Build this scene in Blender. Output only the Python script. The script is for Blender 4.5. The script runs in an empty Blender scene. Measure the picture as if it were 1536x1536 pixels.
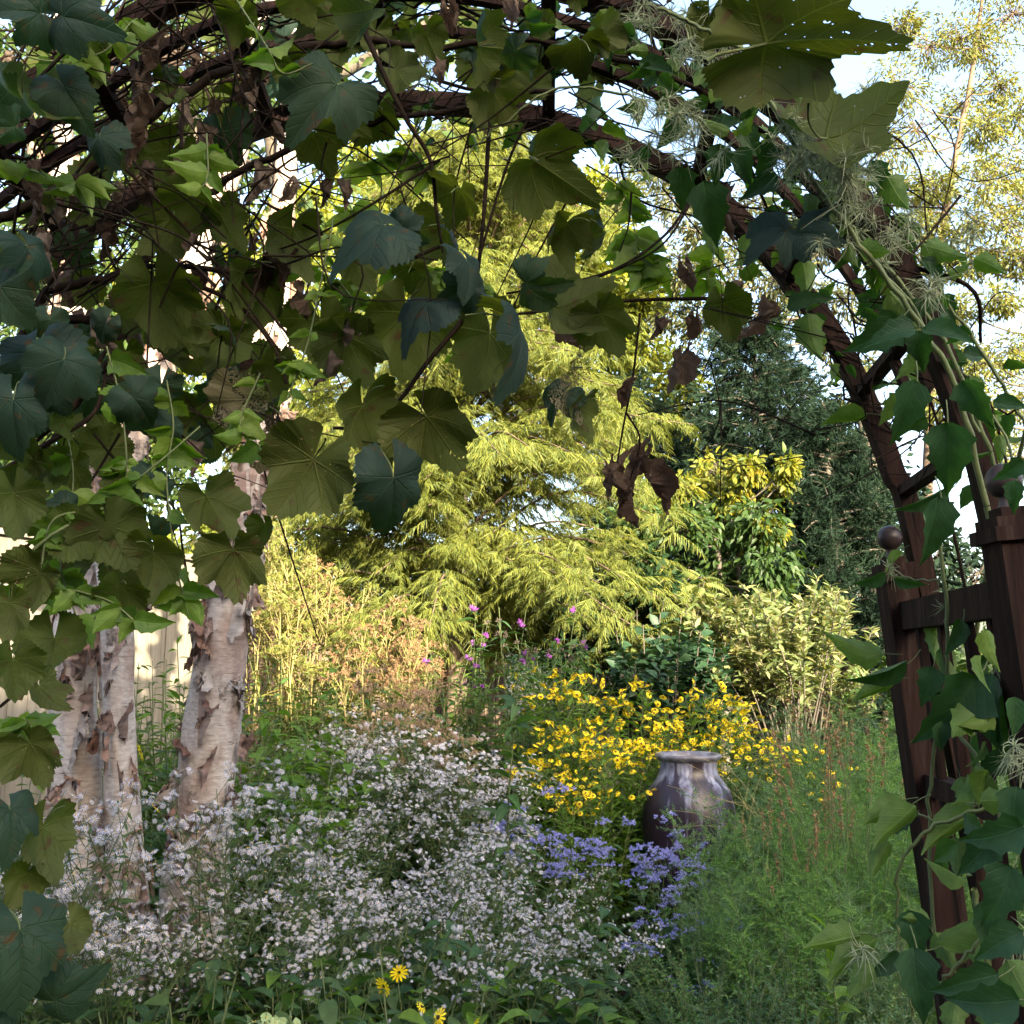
import bpy, math, random
import numpy as np

# ---------------------------------------------------------------- scene, camera, light
S = bpy.context.scene
PITCH = math.radians(8.5)
CAMZ = 1.5
cam_d = bpy.data.cameras.new("camera")
cam_d.sensor_width = 36.0
cam_d.lens = 36.0
cam_d.clip_start = 0.05
cam_d.clip_end = 600.0
cam = bpy.data.objects.new("camera", cam_d)
S.collection.objects.link(cam)
cam.location = (0, 0, CAMZ)
cam.rotation_euler = (math.pi / 2 + PITCH, 0, 0)
S.camera = cam

SUN_EL, SUN_AZ = math.radians(18), math.radians(24)      # sun stands behind the camera, to the right
world = bpy.data.worlds.new("World")
S.world = world
world.use_nodes = True
wn = world.node_tree
sky = wn.nodes.new("ShaderNodeTexSky")
sky.sky_type = 'NISHITA'
sky.sun_disc = False
sky.sun_elevation = SUN_EL
sky.sun_rotation = math.pi - SUN_AZ
sky.air_density = 0.9
sky.dust_density = 4.0
sky.ozone_density = 0.4
bg = wn.nodes["Background"]
wn.links.new(sky.outputs[0], bg.inputs[0])
bg.inputs[1].default_value = 0.15
sun_d = bpy.data.lights.new("sun", 'SUN')
sun_d.energy = 4.9
sun_d.angle = math.radians(0.6)
sun_d.color = (1.0, 0.87, 0.62)
sun = bpy.data.objects.new("sun", sun_d)
S.collection.objects.link(sun)
from mathutils import Vector, Matrix
sdir = Vector((math.sin(SUN_AZ) * math.cos(SUN_EL), -math.cos(SUN_AZ) * math.cos(SUN_EL), math.sin(SUN_EL)))
sun.rotation_euler = sdir.to_track_quat('Z', 'Y').to_euler()
S.view_settings.view_transform = 'Standard'
S.view_settings.look = 'None'
S.view_settings.exposure = 2.6
S.view_settings.gamma = 1.0
S.view_settings.use_curve_mapping = False
S.cycles.max_bounces = 8
S.cycles.transparent_max_bounces = 12
S.cycles.transmission_bounces = 4

rng = np.random.default_rng(7)
C = S.collection

# ---------------------------------------------------------------- helpers
def P(px, py, Y):
    """the point at distance Y seen at a place of the photograph (1536 wide)"""
    u, v = (px - 768) / 1536.0, (768 - py) / 1536.0
    y = math.cos(PITCH) - v * math.sin(PITCH)
    z = math.sin(PITCH) + v * math.cos(PITCH)
    t = Y / y
    return np.array([u * t, Y, CAMZ + z * t])

def W(px, py, Y, size_px):
    """world length of size_px at that place"""
    v = (768 - py) / 1536.0
    return size_px / 1536.0 * Y / (math.cos(PITCH) - v * math.sin(PITCH))

def unit(a):
    a = np.asarray(a, float)
    return a / np.maximum(np.linalg.norm(a, axis=-1, keepdims=True), 1e-9)

def frames(t, n):
    t = unit(t)
    x = unit(np.cross(t, n))
    n2 = np.cross(x, t)
    return np.stack([x, t, n2], axis=-1)

def rand_dirs(k, r=rng):
    return unit(r.normal(size=(k, 3)))

class MB:
    def __init__(self):
        self.V, self.UV, self.F, self.M, self.n = [], [], {3: [], 4: []}, {3: [], 4: []}, 0
    def add(self, V, F, UV=None, mat=0):
        V = np.asarray(V, float)
        self.V.append(V)
        self.UV.append(np.zeros((len(V), 2)) if UV is None else np.asarray(UV, float))
        for k, f in F.items():
            if len(f):
                f = np.asarray(f, int)
                self.F[k].append(f + self.n)
                self.M[k].append(np.full(len(f), mat, int))
        self.n += len(V)
    def inst(self, T, R, pos, scale=None, mat=0):
        """copies of template T = (V, F, UV) with frames R (n,3,3) at pos (n,3)"""
        V, F, UV = T
        n = len(pos)
        if n == 0:
            return
        R = np.asarray(R, float)
        if scale is not None:
            sc = np.broadcast_to(np.asarray(scale, float), (n,)) if np.ndim(scale) == 0 else np.asarray(scale, float)
            R = R * (sc[:, None, None] if sc.ndim == 1 else sc[:, None, :])
        VV = np.einsum('nij,vj->nvi', R, V) + np.asarray(pos)[:, None, :]
        off = (np.arange(n) * len(V))[:, None, None]
        FF = {k: (np.asarray(f)[None] + off).reshape(-1, k) for k, f in F.items() if len(f)}
        self.add(VV.reshape(-1, 3), FF, np.tile(UV, (n, 1)), mat)
    def tube(self, pts, rad, sides=5, mat=0, cap=True):
        pts = np.asarray(pts, float)
        n = len(pts)
        rad = np.broadcast_to(np.asarray(rad, float), (n,))
        d = unit(np.gradient(pts, axis=0))
        ref = np.array([0.31, 0.22, 0.93]) if abs(d[0] @ np.array([0.31, 0.22, 0.93])) < .9 else np.array([.9, .3, .1])
        a = unit(np.cross(d, ref)); b = np.cross(d, a)
        th = np.arange(sides) / sides * 2 * np.pi
        V = pts[:, None] + rad[:, None, None] * (np.cos(th)[None, :, None] * a[:, None] + np.sin(th)[None, :, None] * b[:, None])
        L = np.concatenate([[0], np.cumsum(np.linalg.norm(np.diff(pts, axis=0), axis=1))])
        UV = np.stack([np.tile(np.arange(sides) / sides, n), np.repeat(L, sides)], -1)
        i = np.arange(n - 1)[:, None] * sides; j = np.arange(sides)[None]; j2 = (j + 1) % sides
        F = np.stack([i + j, i + j2, i + sides + j2, i + sides + j], -1).reshape(-1, 4)
        self.add(V.reshape(-1, 3), {4: F}, UV, mat)
        if cap and sides == 4:
            self.add(V[-1], {4: [[0, 1, 2, 3]]}, None, mat)
    def box(self, c, s, mat=0, R=None):
        v = np.array([[x, y, z] for x in (-.5, .5) for y in (-.5, .5) for z in (-.5, .5)]) * np.asarray(s)
        if R is not None:
            v = v @ np.asarray(R).T
        self.add(v + np.asarray(c), {4: [[0, 1, 3, 2], [4, 6, 7, 5], [0, 4, 5, 1], [2, 3, 7, 6], [0, 2, 6, 4], [1, 5, 7, 3]]}, None, mat)
    def build(self, name, mats, parent=None, smooth=True):
        me = bpy.data.meshes.new(name)
        V = np.concatenate(self.V) if self.V else np.zeros((0, 3))
        UV = np.concatenate(self.UV) if self.UV else np.zeros((0, 2))
        loops, starts, totals, mi = [], [], [], []
        s = 0
        for k in (3, 4):
            if self.F[k]:
                f = np.concatenate(self.F[k])
                loops.append(f.ravel()); starts.append(s + np.arange(len(f)) * k); totals.append(np.full(len(f), k))
                mi.append(np.concatenate(self.M[k])); s += f.size
        loops = np.concatenate(loops); starts = np.concatenate(starts); totals = np.concatenate(totals); mi = np.concatenate(mi)
        me.vertices.add(len(V)); me.vertices.foreach_set('co', V.astype(np.float32).ravel())
        me.loops.add(len(loops)); me.loops.foreach_set('vertex_index', loops.astype(np.int32))
        me.polygons.add(len(starts)); me.polygons.foreach_set('loop_start', starts.astype(np.int32))
        me.polygons.foreach_set('loop_total', totals.astype(np.int32))
        me.polygons.foreach_set('material_index', mi.astype(np.int32))
        me.polygons.foreach_set('use_smooth', np.full(len(starts), smooth))
        uv = me.uv_layers.new(name="UVMap")
        uv.data.foreach_set('uv', UV[loops].astype(np.float32).ravel())
        me.update(calc_edges=True)
        for m in (mats if isinstance(mats, (list, tuple)) else [mats]):
            me.materials.append(m)
        o = bpy.data.objects.new(name, me)
        C.objects.link(o)
        if parent is not None:
            o.parent = parent
        return o

def tag(o, label=None, cat=None, group=None, kind=None):
    if label: o['label'] = label
    if cat: o['category'] = cat
    if group: o['group'] = group
    if kind: o['kind'] = kind
    return o

def thing(name, loc, label, cat, group=None):
    o = bpy.data.objects.new(name, None)
    o.empty_display_size = .1
    C.objects.link(o)
    o.location = loc
    return tag(o, label, cat, group)

def dup(root, loc, rz, sc, label=None, tilt=(0, 0)):
    r = root.copy(); C.objects.link(r)
    r.location = loc; r.rotation_euler = (tilt[0], tilt[1], rz); r.scale = sc
    if label: r['label'] = label
    for ch in list(root.children):
        c = ch.copy(); C.objects.link(c); c.parent = r
        for g in ch.children:
            d = g.copy(); C.objects.link(d); d.parent = c
    return r

def place(root, loc, rz, sc, tilt=(0, 0)):
    root.location = loc; root.rotation_euler = (tilt[0], tilt[1], rz); root.scale = sc

# ---------------------------------------------------------------- materials
def newmat(name):
    m = bpy.data.materials.new(name); m.use_nodes = True
    nt = m.node_tree; nt.nodes.clear()
    out = nt.nodes.new('ShaderNodeOutputMaterial')
    return m, nt, out

def N(nt, typ, **kw):
    n = nt.nodes.new(typ)
    for k, v in kw.items():
        if k.startswith('i_'):
            key = k[2:]
            key = int(key) if key.isdigit() else key.replace('_', ' ')
            n.inputs[key].default_value = v
        else:
            setattr(n, k, v)
    return n

def math_(nt, op, a, b=None, c=None, clamp=False):
    n = nt.nodes.new('ShaderNodeMath'); n.operation = op; n.use_clamp = clamp
    for i, x in enumerate((a, b, c)):
        if x is None: continue
        if isinstance(x, (int, float)): n.inputs[i].default_value = x
        else: nt.links.new(x, n.inputs[i])
    return n.outputs[0]

def ramp(nt, fac, cols, pos=None, interp='LINEAR'):
    n = nt.nodes.new('ShaderNodeValToRGB'); n.color_ramp.interpolation = interp
    e = n.color_ramp.elements
    k = len(cols)
    pos = pos or [i / max(k - 1, 1) for i in range(k)]
    while len(e) < k: e.new(0.5)
    for i in range(k):
        e[i].position = pos[i]; e[i].color = (*cols[i][:3], 1)
    nt.links.new(fac, n.inputs[0])
    return n.outputs[0]

def mixc(nt, fac, a, b, typ='MIX'):
    n = nt.nodes.new('ShaderNodeMix'); n.data_type = 'RGBA'; n.blend_type = typ
    for sock, x in ((n.inputs[0], fac), (n.inputs[6], a), (n.inputs[7], b)):
        if isinstance(x, (int, float)): sock.default_value = x
        elif isinstance(x, tuple): sock.default_value = (*x[:3], 1)
        else: nt.links.new(x, sock)
    return n.outputs[2]

def veins(nt, uv_scale=1.0):
    """palmate veins from a leaf's own UV: petiole at (.5,.5), tip towards +V. returns a 0..1 mask"""
    uv = nt.nodes.new('ShaderNodeUVMap')
    sep = nt.nodes.new('ShaderNodeSeparateXYZ'); nt.links.new(uv.outputs[0], sep.inputs[0])
    x = math_(nt, 'MULTIPLY', math_(nt, 'SUBTRACT', sep.outputs[0], .5), 2.0)
    y = math_(nt, 'MULTIPLY', math_(nt, 'SUBTRACT', sep.outputs[1], .5), 2.0)
    ax = math_(nt, 'ABSOLUTE', x)
    main = sec = None
    for ang in (0, 46, 98):
        s, c = math.sin(math.radians(ang)), math.cos(math.radians(ang))
        along = math_(nt, 'ADD', math_(nt, 'MULTIPLY', ax, s), math_(nt, 'MULTIPLY', y, c))
        perp = math_(nt, 'ABSOLUTE', math_(nt, 'SUBTRACT', math_(nt, 'MULTIPLY', ax, c), math_(nt, 'MULTIPLY', y, s)))
        ok = math_(nt, 'GREATER_THAN', along, 0.0)
        wid = math_(nt, 'MULTIPLY_ADD', along, -0.014, 0.022)
        line = math_(nt, 'MULTIPLY', math_(nt, 'SUBTRACT', 1.0, math_(nt, 'DIVIDE', perp, wid), clamp=True), ok)
        near = math_(nt, 'MULTIPLY', math_(nt, 'LESS_THAN', perp, math_(nt, 'MULTIPLY', along, 0.42)), ok)
        w = math_(nt, 'FRACT', math_(nt, 'MULTIPLY', math_(nt, 'SUBTRACT', along, math_(nt, 'MULTIPLY', perp, .9)), 7.0))
        tri = math_(nt, 'ABSOLUTE', math_(nt, 'SUBTRACT', w, .5))
        l2 = math_(nt, 'MULTIPLY', math_(nt, 'SUBTRACT', 1.0, math_(nt, 'MULTIPLY', tri, 11.0), clamp=True), near)
        main = line if main is None else math_(nt, 'MAXIMUM', main, line)
        sec = l2 if sec is None else math_(nt, 'MAXIMUM', sec, l2)
    return math_(nt, 'MAXIMUM', main, math_(nt, 'MULTIPLY', sec, .45)), uv.outputs[0]

def leaf_mat(name, cols, back=None, transl=.35, tmul=(1.5, 1.5, .45), rough=.5, spec=.3, vein=0.0, holes=0.0,
             lace=0.0, objrand=False, blotch=None, simple_vein=False):
    m, nt, out = newmat(name)
    geo = nt.nodes.new('ShaderNodeNewGeometry')
    if objrand:
        rnd = nt.nodes.new('ShaderNodeObjectInfo').outputs['Random']
    else:
        rnd = geo.outputs['Random Per Island']
    col = ramp(nt, rnd, cols)
    if back is not None:
        bk = back if isinstance(back, tuple) else ramp(nt, rnd, back)
        col = mixc(nt, geo.outputs['Backfacing'], col, bk)
    tc = nt.nodes.new('ShaderNodeTexCoord')
    noise = N(nt, 'ShaderNodeTexNoise', i_Scale=9.0, i_Detail=3.0)
    uvn = nt.nodes.new('ShaderNodeUVMap')
    vec = nt.nodes.new('ShaderNodeVectorMath'); vec.operation = 'ADD'
    nt.links.new(uvn.outputs[0], vec.inputs[0])
    cmb = nt.nodes.new('ShaderNodeCombineXYZ')
    oi = nt.nodes.new('ShaderNodeObjectInfo')
    nt.links.new(math_(nt, 'MULTIPLY', oi.outputs['Random'], 57.0), cmb.inputs[0])
    nt.links.new(math_(nt, 'MULTIPLY', geo.outputs['Random Per Island'], 31.0), cmb.inputs[1])
    nt.links.new(cmb.outputs[0], vec.inputs[1])
    nt.links.new(vec.outputs[0], noise.inputs['Vector'])
    noise.inputs['Scale'].default_value = 4.0
    var = math_(nt, 'MULTIPLY_ADD', noise.outputs[0], 0.9, 0.55)
    col = mixc(nt, 1.0, col, var, 'MULTIPLY')
    if blotch is not None:
        n2 = N(nt, 'ShaderNodeTexNoise', i_Scale=6.5, i_Detail=5.0)
        nt.links.new(vec.outputs[0], n2.inputs['Vector'])
        bf = math_(nt, 'MULTIPLY', math_(nt, 'SUBTRACT', n2.outputs[0], .615), 16.0, clamp=True)
        col = mixc(nt, bf, col, blotch)
    bump = None
    if vein > 0:
        vm, uv = veins(nt)
        vcol = mixc(nt, 1.0, col, (1.9, 1.8, 1.6), 'MULTIPLY')
        col = mixc(nt, math_(nt, 'MULTIPLY', vm, vein), col, vcol)
        b = N(nt, 'ShaderNodeBump', i_Strength=.6, i_Distance=.008)
        h = math_(nt, 'SUBTRACT', noise.outputs[0], math_(nt, 'MULTIPLY', vm, .8))
        nt.links.new(h, b.inputs['Height'])
        bump = b.outputs[0]
    elif simple_vein:
        sp = nt.nodes.new('ShaderNodeSeparateXYZ'); nt.links.new(uvn.outputs[0], sp.inputs[0])
        xx = math_(nt, 'ABSOLUTE', math_(nt, 'SUBTRACT', sp.outputs[0], .5))
        mid = math_(nt, 'SUBTRACT', 1.0, math_(nt, 'MULTIPLY', xx, 40.0), clamp=True)
        fr = math_(nt, 'FRACT', math_(nt, 'MULTIPLY', math_(nt, 'SUBTRACT', sp.outputs[1], math_(nt, 'MULTIPLY', xx, 1.3)), 6.0))
        l2 = math_(nt, 'SUBTRACT', 1.0, math_(nt, 'MULTIPLY', math_(nt, 'ABSOLUTE', math_(nt, 'SUBTRACT', fr, .5)), 9.0), clamp=True)
        vm = math_(nt, 'MAXIMUM', mid, math_(nt, 'MULTIPLY', l2, .5))
        vcol = mixc(nt, 1.0, col, (1.5, 1.45, 1.3), 'MULTIPLY')
        col = mixc(nt, math_(nt, 'MULTIPLY', vm, .6), col, vcol)
        b = N(nt, 'ShaderNodeBump', i_Strength=.4, i_Distance=.003)
        nt.links.new(math_(nt, 'SUBTRACT', noise.outputs[0], vm), b.inputs['Height'])
        bump = b.outputs[0]
    pr = N(nt, 'ShaderNodeBsdfPrincipled', i_Roughness=rough)
    pr.inputs['Specular IOR Level'].default_value = spec
    nt.links.new(col, pr.inputs['Base Color'])
    tr = nt.nodes.new('ShaderNodeBsdfTranslucent')
    nt.links.new(mixc(nt, 1.0, col, tmul, 'MULTIPLY'), tr.inputs[0])
    if bump is not None:
        nt.links.new(bump, pr.inputs['Normal'])
    mx = nt.nodes.new('ShaderNodeMixShader'); mx.inputs[0].default_value = transl
    nt.links.new(pr.outputs[0], mx.inputs[1]); nt.links.new(tr.outputs[0], mx.inputs[2])
    res = mx.outputs[0]
    if holes > 0 or lace > 0:
        vo = N(nt, 'ShaderNodeTexVoronoi', i_Scale=20.0 if lace <= 0 else 26.0)
        wob = N(nt, 'ShaderNodeTexNoise', i_Scale=30.0, i_Detail=2.0); nt.links.new(vec.outputs[0], wob.inputs['Vector'])
        wv = nt.nodes.new('ShaderNodeVectorMath'); wv.operation = 'MULTIPLY_ADD'; nt.links.new(wob.outputs['Color'], wv.inputs[0]); wv.inputs[1].default_value = (.06, .06, .06); nt.links.new(vec.outputs[0], wv.inputs[2])
        nt.links.new(wv.outputs[0], vo.inputs['Vector'])
        msk = N(nt, 'ShaderNodeTexNoise', i_Scale=2.0 if lace <= 0 else 1.3)
        nt.links.new(vec.outputs[0], msk.inputs['Vector'])
        if lace > 0:
            vo.feature = 'DISTANCE_TO_EDGE'
            thr = math_(nt, 'MULTIPLY', math_(nt, 'SUBTRACT', lace, msk.outputs[0]), 1.2)
            h = math_(nt, 'MULTIPLY', math_(nt, 'GREATER_THAN', vo.outputs['Distance'], math_(nt, 'SUBTRACT', .16, thr)),
                      math_(nt, 'GREATER_THAN', thr, 0.0))
        else:
            thr = math_(nt, 'MULTIPLY', math_(nt, 'SUBTRACT', msk.outputs[0], .42), holes)
            h = math_(nt, 'LESS_THAN', vo.outputs['Distance'], thr)
            rim = math_(nt, 'LESS_THAN', vo.outputs['Distance'], math_(nt, 'MULTIPLY_ADD', thr, 1.0, .07))
            rim = math_(nt, 'MULTIPLY', rim, math_(nt, 'GREATER_THAN', thr, 0.0))
            pr2 = N(nt, 'ShaderNodeBsdfPrincipled', i_Roughness=.8); pr2.inputs['Base Color'].default_value = (.10, .06, .025, 1)
            m3 = nt.nodes.new('ShaderNodeMixShader'); nt.links.new(math_(nt, 'MULTIPLY', rim, .7), m3.inputs[0]); nt.links.new(res, m3.inputs[1]); nt.links.new(pr2.outputs[0], m3.inputs[2]); res = m3.outputs[0]
        tp = nt.nodes.new('ShaderNodeBsdfTransparent')
        m2 = nt.nodes.new('ShaderNodeMixShader')
        nt.links.new(h, m2.inputs[0]); nt.links.new(res, m2.inputs[1]); nt.links.new(tp.outputs[0], m2.inputs[2])
        res = m2.outputs[0]
    nt.links.new(res, out.inputs[0])
    return m

def plain_mat(name, cols, rough=.7, scale=12.0, stretch=(1, 1, 1), bump=.3, spec=.3, detail=6.0, coord='Object', pos=None, metal=0, island=0.0):
    m, nt, out = newmat(name)
    tc = nt.nodes.new('ShaderNodeTexCoord'); mp = nt.nodes.new('ShaderNodeMapping')
    mp.inputs['Scale'].default_value = stretch
    nt.links.new(tc.outputs[coord], mp.inputs[0])
    n = N(nt, 'ShaderNodeTexNoise', i_Scale=scale, i_Detail=detail, i_Roughness=.65)
    nt.links.new(mp.outputs[0], n.inputs['Vector'])
    k = len(cols)
    col = ramp(nt, n.outputs[0], cols, pos or [.3 + .4 * i / max(k - 1, 1) for i in range(k)])
    if island > 0:
        geo = nt.nodes.new('ShaderNodeNewGeometry')
        col = mixc(nt, 1.0, col, math_(nt, 'MULTIPLY_ADD', geo.outputs['Random Per Island'], island, 1 - island / 2), 'MULTIPLY')
    pr = N(nt, 'ShaderNodeBsdfPrincipled', i_Roughness=rough)
    pr.inputs['Specular IOR Level'].default_value = spec
    pr.inputs['Metallic'].default_value = metal
    nt.links.new(col, pr.inputs['Base Color'])
    if bump:
        b = N(nt, 'ShaderNodeBump', i_Strength=bump, i_Distance=.01)
        nt.links.new(n.outputs[0], b.inputs['Height']); nt.links.new(b.outputs[0], pr.inputs['Normal'])
    nt.links.new(pr.outputs[0], out.inputs[0])
    return m

M = {}
M['soil'] = plain_mat('soil', [(.018, .013, .008), (.04, .03, .018), (.035, .045, .015)], .95, 3.0, bump=.8)
M['wood'] = plain_mat('stained_wood', [(.005, .003, .0026), (.012, .0062, .005), (.021, .0105, .0085), (.038, .025, .021)], .75, 22, (1.5, 1.5, .10), .8, spec=.08)
M['iron'] = plain_mat('finial_metal', [(.022, .015, .016), (.04, .028, .028)], .42, 30, bump=.08)
M['twig'] = plain_mat('dark_twig', [(.008, .0055, .0045), (.022, .015, .010)], .9, 40, bump=.4, spec=.08)
M['twig_grey'] = plain_mat('grey_twig', [(.05, .04, .03), (.12, .1, .075)], .85, 40, bump=.4)
M['green_stem'] = plain_mat('green_stem', [(.06, .09, .03), (.11, .13, .05)], .6, 20, bump=.2)
M['trunk_grey'] = plain_mat('grey_bark', [(.06, .05, .04), (.14, .12, .1)], .9, 14, (1, 1, .25), .9)
M['trunk_warm'] = plain_mat('warm_bark', [(.08, .055, .04), (.17, .125, .09)], .9, 10, (1, 1, .25), .9)
M['fence_pale'] = plain_mat('pale_boards', [(.13, .115, .09), (.20, .18, .145), (.25, .225, .185)], .8, 4, (6, 6, .5), .2, island=.22)
M['fence_brown'] = plain_mat('brown_boards', [(.09, .06, .045), (.17, .12, .09)], .85, 4, (6, 6, .5), .3, island=.5)

M['grape_leaf'] = leaf_mat('grape_leaf', [(.016, .034, .030), (.022, .044, .028), (.018, .036, .036), (.028, .052, .026)],
                           [(.050, .066, .018), (.038, .055, .014), (.060, .072, .024), (.046, .064, .02)],
                           transl=.36, tmul=(1.6, 1.8, .3), rough=.6, spec=.12, vein=.8, holes=.26, blotch=(.052, .036, .018), objrand=True)
M['grape_leaf_holey'] = leaf_mat('grape_leaf_holey', [(.022, .045, .030), (.026, .05, .028)],
                                 [(.052, .066, .018), (.044, .058, .014)],
                                 transl=.25, tmul=(1.3, 1.4, .3), rough=.6, spec=.12, vein=.8, holes=.62, blotch=(.052, .036, .018), objrand=True)
M['grape_leaf_lace'] = leaf_mat('grape_leaf_lace', [(.05, .06, .03), (.06, .055, .035)], [(.09, .085, .045), (.085, .075, .045)],
                                transl=.3, rough=.6, vein=.6, lace=.62, objrand=True)
M['dry_leaf'] = leaf_mat('dry_leaf', [(.08, .056, .044), (.12, .092, .076), (.048, .032, .026), (.16, .13, .11)], None,
                         transl=.30, tmul=(1.4, 1.0, .7), rough=.8, spec=.1, vein=.8, objrand=False)
M['clematis_leaf'] = leaf_mat('clematis_leaf', [(.020, .060, .026), (.028, .074, .022), (.018, .050, .030), (.04, .092, .02)],
                              [(.07, .13, .03), (.06, .115, .03), (.09, .15, .03)], transl=.38, tmul=(1.6, 1.7, .3), rough=.5,
                              spec=.2, simple_vein=True)
M['bright_leaf'] = leaf_mat('bright_vine_leaf', [(.06, .13, .02), (.085, .16, .025), (.05, .11, .02), (.12, .18, .03)],
                            [(.09, .17, .03), (.12, .19, .03)], transl=.5, tmul=(1.7, 1.7, .35), rough=.45, simple_vein=True)
M['seed_hair'] = leaf_mat('seed_hair', [(.20, .24, .15), (.27, .31, .2), (.16, .2, .11)], transl=.3, tmul=(1.2, 1.2, .9), rough=.6)

# ---------------------------------------------------------------- leaf templates
def lance(n=6, width=.22, power=1.0, fold=.05, curl=.15, serr=0, peak=.4, wav=0):
    """a leaf along +Y from the origin, length 1: left edge, midrib, right edge"""
    V, UV = [], []
    for i in range(n + 1):
        s = i / n
        w = width * (math.sin(math.pi * (s ** (math.log(.5) / math.log(peak)))) ** power if 0 < s < 1 else .02)
        if serr and 0 < i < n:
            w *= 1 + (serr if i % 2 else -serr)
        z = -curl * s * s
        for k, e in ((-1, fold), (0, 0), (1, fold)):
            V.append((k * w, s, z + e * w / max(width, 1e-6) + (wav * math.sin(i * 2.1 + k) if k else 0)))
            UV.append((.5 + k * w, s))
    F = []
    for i in range(n):
        a = i * 3
        F += [(a, a + 1, a + 4, a + 3), (a + 1, a + 2, a + 5, a + 4)]
    return np.array(V), {4: np.array(F)}, np.array(UV)

def rhomb(width=.3, fold=.08):
    V = np.array([(0, 0, 0), (-width, .45, fold), (0, 1, -.1), (width, .45, fold)], float)
    return V, {3: np.array([(0, 2, 1), (0, 3, 2)])}, np.stack([V[:, 0] + .5, V[:, 1]], -1)

def blade(width=.05, curl=.2):
    V = np.array([(-width, 0, 0), (width, 0, 0), (-width * .8, .55, -.3 * curl), (width * .8, .55, -.3 * curl), (0, 1, -curl)], float)
    return V, {4: np.array([(0, 1, 3, 2)]), 3: np.array([(2, 3, 4)])}, np.stack([V[:, 0] + .5, V[:, 1]], -1)

def grape(seed, lobe=1.0, curve=.25, fold=.0, wave=.06):
    r = np.random.default_rng(seed)
    na, rings = 190, [0, .2, .42, .62, .8, .92, 1.0]
    ph = np.linspace(-math.pi * .93, math.pi * .93, na)
    def g(a, c, w): return np.exp(-((a - c) / w) ** 2)
    a = np.abs(ph)
    rad = .64 + .32 * g(a, 0, .38) * lobe + .15 * g(a, .98 + r.normal() * .06, .30) * lobe + .08 * g(a, 1.85 + r.normal() * .08, .40) - .04 * g(a, 2.9, .3)
    tooth = np.abs(((ph * 5.1 + .7 * np.sin(ph * 3 + r.random() * 6)) % 1.0) - .5) * 2
    rad = rad * (1 + .075 * (tooth - .5)) * (1 + .05 * np.sin(ph * 2.3 + r.random() * 6) + .03 * np.sin(ph * 6 + r.random() * 6))
    V, UV = [], []
    p1, p2, p3 = r.random(3) * 6.28
    asym = 1 + .12 * r.normal() * np.sign(ph)
    for s in rings:
        x = np.sin(ph) * rad * s * asym; y = np.cos(ph) * rad * s
        rr = rad * s
        z = -curve * rr ** 2 + fold * np.abs(x) + wave * s ** 2 * np.sin(3 * ph + p1) + wave * .6 * s ** 3 * np.sin(7 * ph + p2) + .03 * np.sin(5 * x + p3) * s
        z += -.25 * curve * np.maximum(y, 0) ** 2
        V.append(np.stack([x, y, z], -1)); UV.append(np.stack([x * .5 + .5, y * .5 + .5], -1))
    V = np.concatenate(V); UV = np.concatenate(UV)
    i = np.arange(len(rings) - 1)[:, None] * na; j = np.arange(na - 1)[None]
    F = np.stack([i + j, i + j + 1, i + na + j + 1, i + na + j], -1).reshape(-1, 4)
    return V, {4: F}, UV

def crumple(seed):
    """a dried leaf: a real leaf outline rolled up along its midrib and crumpled"""
    V, F, UV = grape(seed + 40, lobe=.9, curve=.3, wave=.16)
    r = np.random.default_rng(seed)
    x, y, z = V.T
    R = r.uniform(.16, .30) * (1 + .5 * np.sin(2.2 * y + r.random() * 6)) + .06
    tw = r.normal() * .8
    a = np.clip(x / R, -2.9, 2.9) + tw * y
    V = np.stack([np.sin(a) * R * .8, y * .95 + .05 * np.sin(6 * x + seed), (1 - np.cos(a)) * R + z * .5], -1)
    for f, k in ((5, .07), (9, .05), (17, .025)):
        p = r.random(6) * 6.28
        V = V + k * np.stack([np.sin(f * y + p[0]) * np.cos(f * x + p[1]), .5 * np.sin(f * x + p[2]), np.sin(f * x + p[3]) * np.cos(f * y + p[4])], -1)
    V[:, 1] += .35
    return V, F, UV

def ovate(seed, teeth=.10, width=.34, curl=.25, fold=.12):
    """a clematis leaf: ovate with a few coarse teeth"""
    r = np.random.default_rng(seed)
    n, cols = 13, (-1, -.55, 0, .55, 1)
    V, UV = [], []
    for i in range(n):
        s = i / (n - 1)
        w = width * ((math.sin(math.pi * s ** .60) ** .9) * (1 - .35 * s ** 3) if 0 < i < n - 1 else .015)
        if 3 <= i < n - 2:
            w *= 1 + teeth * (1 if i % 3 == 0 else -.5)
        bow = .05 * math.sin(s * 3 + seed)
        for q in cols:
            V.append((q * w + bow, s, -curl * s * s + fold * abs(q) * w / width - .05 * (1 - abs(q)) + .02 * math.sin(7 * s + 3 * q + seed)))
            UV.append((.5 + q * w, s))
    k = len(cols)
    F = [(i * k + j, i * k + j + 1, (i + 1) * k + j + 1, (i + 1) * k + j) for i in range(n - 1) for j in range(k - 1)]
    return np.array(V), {4: np.array(F)}, np.array(UV)

def spline(pts, n):
    """smooth curve through pts (Catmull-Rom), n samples"""
    p = np.asarray(pts, float)
    if len(p) == 2:
        return p[0] + (p[1] - p[0]) * np.linspace(0, 1, n)[:, None]
    q = np.concatenate([[2 * p[0] - p[1]], p, [2 * p[-1] - p[-2]]])
    u = np.linspace(0, len(p) - 1 - 1e-6, n)
    i = u.astype(int); f = (u - i)[:, None]
    a, b, c, d = q[i], q[i + 1], q[i + 2], q[i + 3]
    return .5 * (2 * b + (c - a) * f + (2 * a - 5 * b + 4 * c - d) * f ** 2 + (3 * b - a - 3 * c + d) * f ** 3)

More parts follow.
